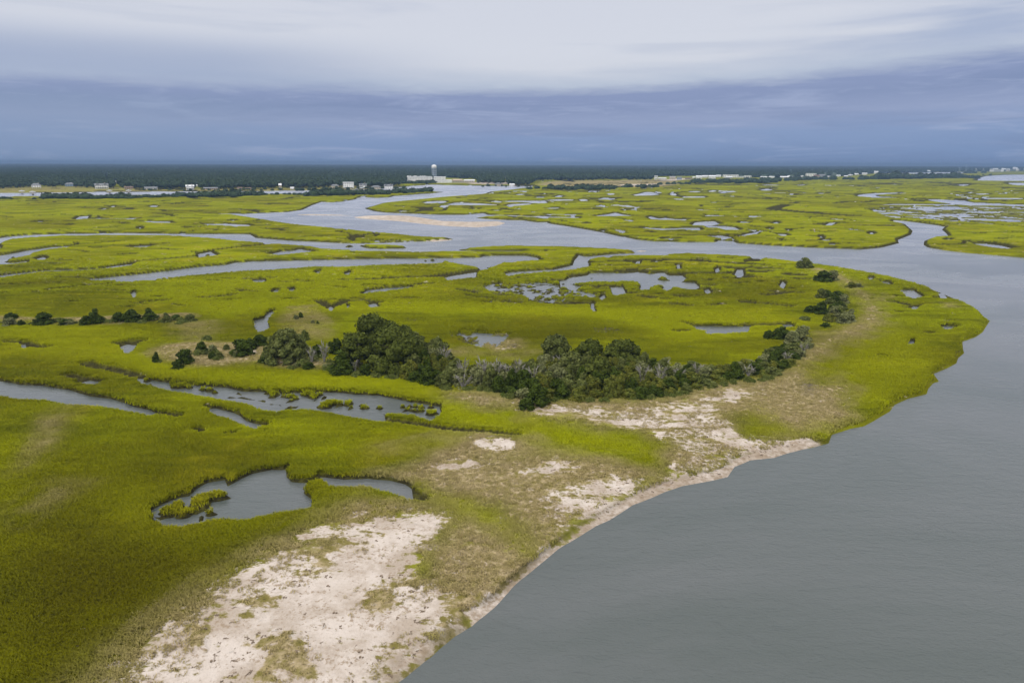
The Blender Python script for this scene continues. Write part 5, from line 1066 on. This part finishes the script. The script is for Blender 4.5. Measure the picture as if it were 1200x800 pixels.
# piers
def pier(xp, ya, yb, label, ramp_=False):
    a, b2 = px(xp, ya, .5), px(xp, yb, .5); L = math.hypot(b2[0]-a[0], b2[1]-a[1])
    e = empty("pier", (b2[0], b2[1], 0), math.atan2(a[1]-b2[1], a[0]-b2[0])); tag(e, label, "pier")
    d = MB(); d.box(0, L, -.9, .9, 1.5, 1.7); d.box(-5, -.02, -3.5, 3.5, 1.5, 1.7); part(d, "deck", M_wood, e)
    p = MB()
    for i in range(int(L/4)+1):
        for s in (-.8, .65): p.box(i*4, i*4+.18, s, s+.18, -.6, 2.3)
    part(p, "posts", M_wood, e)
    r = MB(); r.gable(-5.2, -.2, -3.4, 3.4, 4.0, 5.2)
    part(r, "roof", M_roofw, e)
    q = MB()
    for sx in (-4.8, -.6):
        for sy in (-3.2, 3.0): q.box(sx, sx+.2, sy, sy+.2, 1.7, 3.85)
    part(q, "roof_post", M_wood, e)
pier(26,226.2,227.3,"long wooden pier at the far left of the creek")
pier(38.5,226.1,228.2,"wooden pier with pale roof in front of the white stilt house")
pier(128.5,225.2,226.6,"short roofed pier below the large white gabled house")
pier(151,225.2,226.5,"roofed pier right of the one below the white gabled house")
pier(424,222.2,223.2,"roofed pier below the white steep-roofed house by the bay")

for i in range(170):
    xp = random.uniform(-15, 622); yp = np.interp(xp, [0, 60, 120, 210, 330, 400, 470, 480, 560, 620], [220.4, 219.6, 219.8, 220.6, 220.6, 219.6, 217.8, 214.2, 214.4, 216.6]) + random.uniform(-.6, .8)
    if any(abs(xp-hx) < hw/2+1.6 and yp > hy-1.2 for hx, hy, hw, hh_ in HOUSE_PX): continue
    q = px(xp, yp, 1.3); shore_tree(q[0], q[1], "dark tree standing between the waterfront houses of the far shore", "trees between the waterfront houses", random.uniform(5, 10))
# forest: clear views to the buildings
fw = np.array([px(x, min(y, 400)) if y > 196 else (0, 0) for x, y in FOREST])
def in_forest(X, Y):
    xp, yp = proj(X, Y, 1.0)
    ok = sdf(np.array(FOREST, float), xp, yp) > -0.05
    for (hx, hy, hw, hh_) in HOUSE_PX:
        s = 1.0 + 6/np.maximum(hw, 1)*0
        ok &= ~((np.abs(xp-hx) < hw/2+0.9) & (yp > hy-0.7) & (yp < hy+7))
    return ok
def fpts(d0, d1, spacing, tmax=0.9):
    n = int((d1*d1-d0*d0)*tmax/(spacing*spacing)); D = np.sqrt(RNG.random(n)*(d1*d1-d0*d0)+d0*d0); t = (RNG.random(n)*2-1)*tmax
    X, Y = t*D, D; ok = in_forest(X, Y); return X[ok], Y[ok]
XS = []; YS = []; SS = []
for d0, d1, sp, s in ((1050, 1500, 8.0, 1.0), (1500, 2400, 12.0, 1.25), (2400, 4200, 20.0, 1.8), (4200, 9000, 48.0, 3.0)):
    x, y = fpts(d0, d1, sp); XS.append(x); YS.append(y); SS.append(s*(0.6+0.8*RNG.random(len(x))))
X = np.concatenate(XS); Y = np.concatenate(YS); S = np.concatenate(SS)
# the ones at the very edge stand as single trees, the rest reads as one wood
xp, yp = proj(X, Y, 1.0)
edge_d = sdf(np.array(FOREST, float), xp, yp)
cand = np.where((edge_d < 0.55) & (xp > -10) & (xp < 1210) & (Y < 1700))[0]
RNG.shuffle(cand); cand = cand[:130]
for i in cand: shore_tree(X[i], Y[i], "tall dark tree at the front edge of the mainland forest", "trees at the front edge of the mainland forest", random.uniform(8.5, 12.5))
rest = np.ones(len(X), bool); rest[cand] = False
X, Y, S = X[rest], Y[rest], S[rest]
Zf = GZ[lookup(Y, X/Y)]
hs = np.minimum(S, 1.25)
fprotos = [proto("forest_tree", me) for me in fc]
scatter("forest", np.stack([X, Y, np.maximum(Zf, 0.5)-(S-hs)*9.0-0.3], 1), S, RNG.random(len(X))*6.28, {}, fprotos, "dark hazy forest covering the mainland to the horizon", "forest")
# canopy closing the far wood
cd = [1900.0]
while cd[-1] < 19600: cd.append(cd[-1]*1.022)
cd = np.array(cd); ct = np.linspace(-0.97, 0.97, 420)
CX = (ct[None, :]*cd[:, None]).ravel(); CY = np.repeat(cd, len(ct)); xp, yp = proj(CX, CY, 1.0)
sdc = sdf(np.array(FOREST, float), xp, np.maximum(yp, 194.5))
cz = np.where(sdc > 0.25, 4.5 + 5*fbm(CX*.02, CY*.008, 4) + 2.5*RNG.random(len(CX)), -1.5)
k = np.arange(len(CX)).reshape(len(cd), len(ct)); f = k[:-1, :-1].ravel(); q = np.stack([f, f+1, f+1+len(ct), f+len(ct)], 1)
q = q[(cz[q] > 0).any(1)]
mtc, ntc, bc = mat_new("canopy"); pc = N(ntc, "ShaderNodeNewGeometry").outputs["Position"]
cc = mixc(ntc, ramp(ntc, noise(ntc, stretched(ntc, pc, (.03, .012, 1)), 1.0, 5, .65), .35, .65), (0.030,0.050,0.024), (0.056,0.080,0.038)); ntc.links.new(cc, bc.inputs["Base Color"]); bc.inputs["Roughness"].default_value = .95
can = link("forest_canopy", mesh_np("forest_canopy", np.stack([CX, CY, cz], 1), q, 4, mtc)); tag(can, "closed canopy of the far forest along the horizon", "forest", kind="stuff")
# ---------------------------------------------------------------- sky, sun, air
def lin(r, g, b):
    f = lambda v: (v/255/12.92) if v <= 10 else ((v/255+0.055)/1.055)**2.4
    return (f(r), f(g), f(b))
SUN_EL, SUN_AZ = R(52), R(-140)      # azimuth from the view direction, positive to the right
w = bpy.data.worlds.new("World"); SC.world = w; w.use_nodes = True
nt = w.node_tree; nt.nodes.clear()
out = N(nt, "ShaderNodeOutputWorld"); bg = N(nt, "ShaderNodeBackground"); nt.links.new(bg.outputs[0], out.inputs[0])
sky = N(nt, "ShaderNodeTexSky"); sky.sky_type = 'NISHITA'; sky.sun_disc = False
sky.sun_elevation = SUN_EL; sky.sun_rotation = SUN_AZ
bg.inputs["Strength"].default_value = 0.1
g = N(nt, "ShaderNodeTexCoord").outputs["Generated"]
sp = N(nt, "ShaderNodeSeparateXYZ"); nt.links.new(g, sp.inputs[0])
hyp = mathn(nt, 'SQRT', mathn(nt, 'ADD', mathn(nt, 'MULTIPLY', sp.outputs[0], sp.outputs[0]), mathn(nt, 'MULTIPLY', sp.outputs[1], sp.outputs[1])))
el = mathn(nt, 'DIVIDE', sp.outputs[2], mathn(nt, 'MAXIMUM', hyp, 0.02))     # tangent of the elevation
az = mathn(nt, 'ARCTAN2', sp.outputs[0], sp.outputs[1])
st = stretched(nt, g, (2.2, 2.2, 26)); st2 = stretched(nt, g, (6, 6, 60)); st3 = stretched(nt, g, (1.0, 1.0, 9))
na = noise(nt, st, 1.0, 5, 0.55, 0.4); nb = noise(nt, st2, 1.0, 4, 0.6, 0.6); nc = noise(nt, st3, 1.0, 4, 0.55, 0.3)
# lower edge of the bright deck climbs to the right
edge = mathn(nt, 'ADD', 0.098, mathn(nt, 'MULTIPLY', ramp(nt, az, 0.08, 0.75), 0.032))
s = mathn(nt, 'DIVIDE', el, edge)
nd = noise(nt, stretched(nt, g, (14, 14, 95)), 1.0, 5, 0.65, 0.8)
wob = mathn(nt, 'ADD', mathn(nt, 'MULTIPLY', mathn(nt, 'SUBTRACT', nb, 0.5), 0.20), mathn(nt, 'MULTIPLY', mathn(nt, 'SUBTRACT', nd, 0.5), 0.13))
s2 = mathn(nt, 'ADD', s, wob)
cr = N(nt, "ShaderNodeValToRGB"); nt.links.new(mathn(nt, 'DIVIDE', s2, 3.2), cr.inputs[0])
stops = [(0.0, (118,145,188)), (0.35, (133,155,196)), (0.55, (146,160,196)), (0.74, (134,149,187)), (0.90, (138,152,190)), (1.06, (186,196,215)), (1.30, (212,216,227)), (1.5, (214,218,229)), (2.2, (212,216,228)), (3.2, (216,219,228))]
els = cr.color_ramp.elements
while len(els) < len(stops): els.new(0.5)
for e, (p, c) in zip(els, stops): e.position = p/3.2; e.color = (*lin(*c), 1)
base = cr.outputs[0]
# grey streaks inside the deck, and a soft veil over the shelf on the left
streak = mathn(nt, 'MULTIPLY', ramp(nt, na, 0.48, 0.66), ramp(nt, s, 1.02, 1.3))
c = mixc(nt, mathn(nt, 'MULTIPLY', streak, 0.42), base, lin(178,188,210))
veil = mathn(nt, 'MULTIPLY', ramp(nt, az, 0.0, -0.42), mathn(nt, 'MULTIPLY', ramp(nt, s, 1.75, 1.25), ramp(nt, s, 0.85, 1.1)))
c = mixc(nt, mathn(nt, 'MULTIPLY', veil, mathn(nt, 'MULTIPLY_ADD', nc, 0.9, 0.35)), c, lin(158,172,202))
veilr = mathn(nt, 'MULTIPLY', ramp(nt, az, 0.25, 0.6), mathn(nt, 'MULTIPLY', ramp(nt, s, 1.65, 1.4), ramp(nt, s, 1.0, 1.15)))
c = mixc(nt, mathn(nt, 'MULTIPLY', veilr, ramp(nt, na, 0.35, 0.6)), c, lin(172,184,210))
patch = mathn(nt, 'MULTIPLY', ramp(nt, nb, 0.50, 0.72), ramp(nt, s, 0.98, 0.8))
c = mixc(nt, mathn(nt, 'MULTIPLY', patch, 0.55), c, lin(168,180,212))
dk = mathn(nt, 'MULTIPLY', ramp(nt, noise(nt, stretched(nt, g, (3.5, 3.5, 34)), 1.0, 5, 0.6, 0.5), 0.5, 0.68), ramp(nt, s, 0.98, 0.75))
c = mixc(nt, mathn(nt, 'MULTIPLY', dk, 0.32), c, lin(117,135,175))
puff = mathn(nt, 'MULTIPLY', ramp(nt, nd, 0.52, 0.72), mathn(nt, 'MULTIPLY', ramp(nt, s, 0.5, 0.62), ramp(nt, s, 0.98, 0.86)))
c = mixc(nt, mathn(nt, 'MULTIPLY', puff, 0.4), c, lin(162,174,206))
lowl = mathn(nt, 'MULTIPLY', ramp(nt, az, -0.1, -0.6), ramp(nt, s, 1.0, 0.7))
c = mixc(nt, mathn(nt, 'MULTIPLY', lowl, 0.5), c, lin(138,157,188))
# overcast dome: brighter towards the zenith
zen = ramp(nt, sp.outputs[2], 0.19, 0.62)
c = mixc(nt, zen, c, (1.62, 1.60, 1.60))
vm = N(nt, "ShaderNodeVectorMath", operation='SCALE'); nt.links.new(c, vm.inputs[0]); vm.inputs["Scale"].default_value = 10.0
fin = mixc(nt, 0.05, vm.outputs[0], sky.outputs[0])
nt.links.new(fin, bg.inputs[0])

sd = bpy.data.lights.new("sun", 'SUN'); sd.energy = 1.5; sd.angle = R(14); sd.color = (1.0, 0.96, 0.9)
so = bpy.data.objects.new("sun", sd); COL.objects.link(so)
dirv = Vector((math.sin(SUN_AZ)*math.cos(SUN_EL), math.cos(SUN_AZ)*math.cos(SUN_EL), math.sin(SUN_EL)))
so.rotation_euler = dirv.to_track_quat('Z', 'Y').to_euler(); so.location = (0, 0, 500)

hz = MB(); hz.box(-20400, 20400, -600, 20200, -1.8, 58)
hm = bpy.data.materials.new("haze"); hm.use_nodes = True; hn = hm.node_tree; hn.nodes.clear()
ho = N(hn, "ShaderNodeOutputMaterial"); pv = N(hn, "ShaderNodeVolumePrincipled"); hn.links.new(pv.outputs[0], ho.inputs["Volume"])
pv.inputs["Color"].default_value = (0.215, 0.325, 0.515, 1); pv.inputs["Density"].default_value = 1.7e-4; pv.inputs["Anisotropy"].default_value = 0.0
haze = hz.build("haze", hm); tag(haze, "thin bluish haze filling the air to the horizon", "haze", kind="stuff")
SC.view_settings.view_transform = 'Standard'; SC.view_settings.look = 'None'; SC.view_settings.exposure = 0; SC.view_settings.gamma = 1
SC.cycles.max_bounces = 5; SC.cycles.diffuse_bounces = 4; SC.cycles.glossy_bounces = 2; SC.cycles.volume_bounces = 0
SC.cycles.use_denoising = True
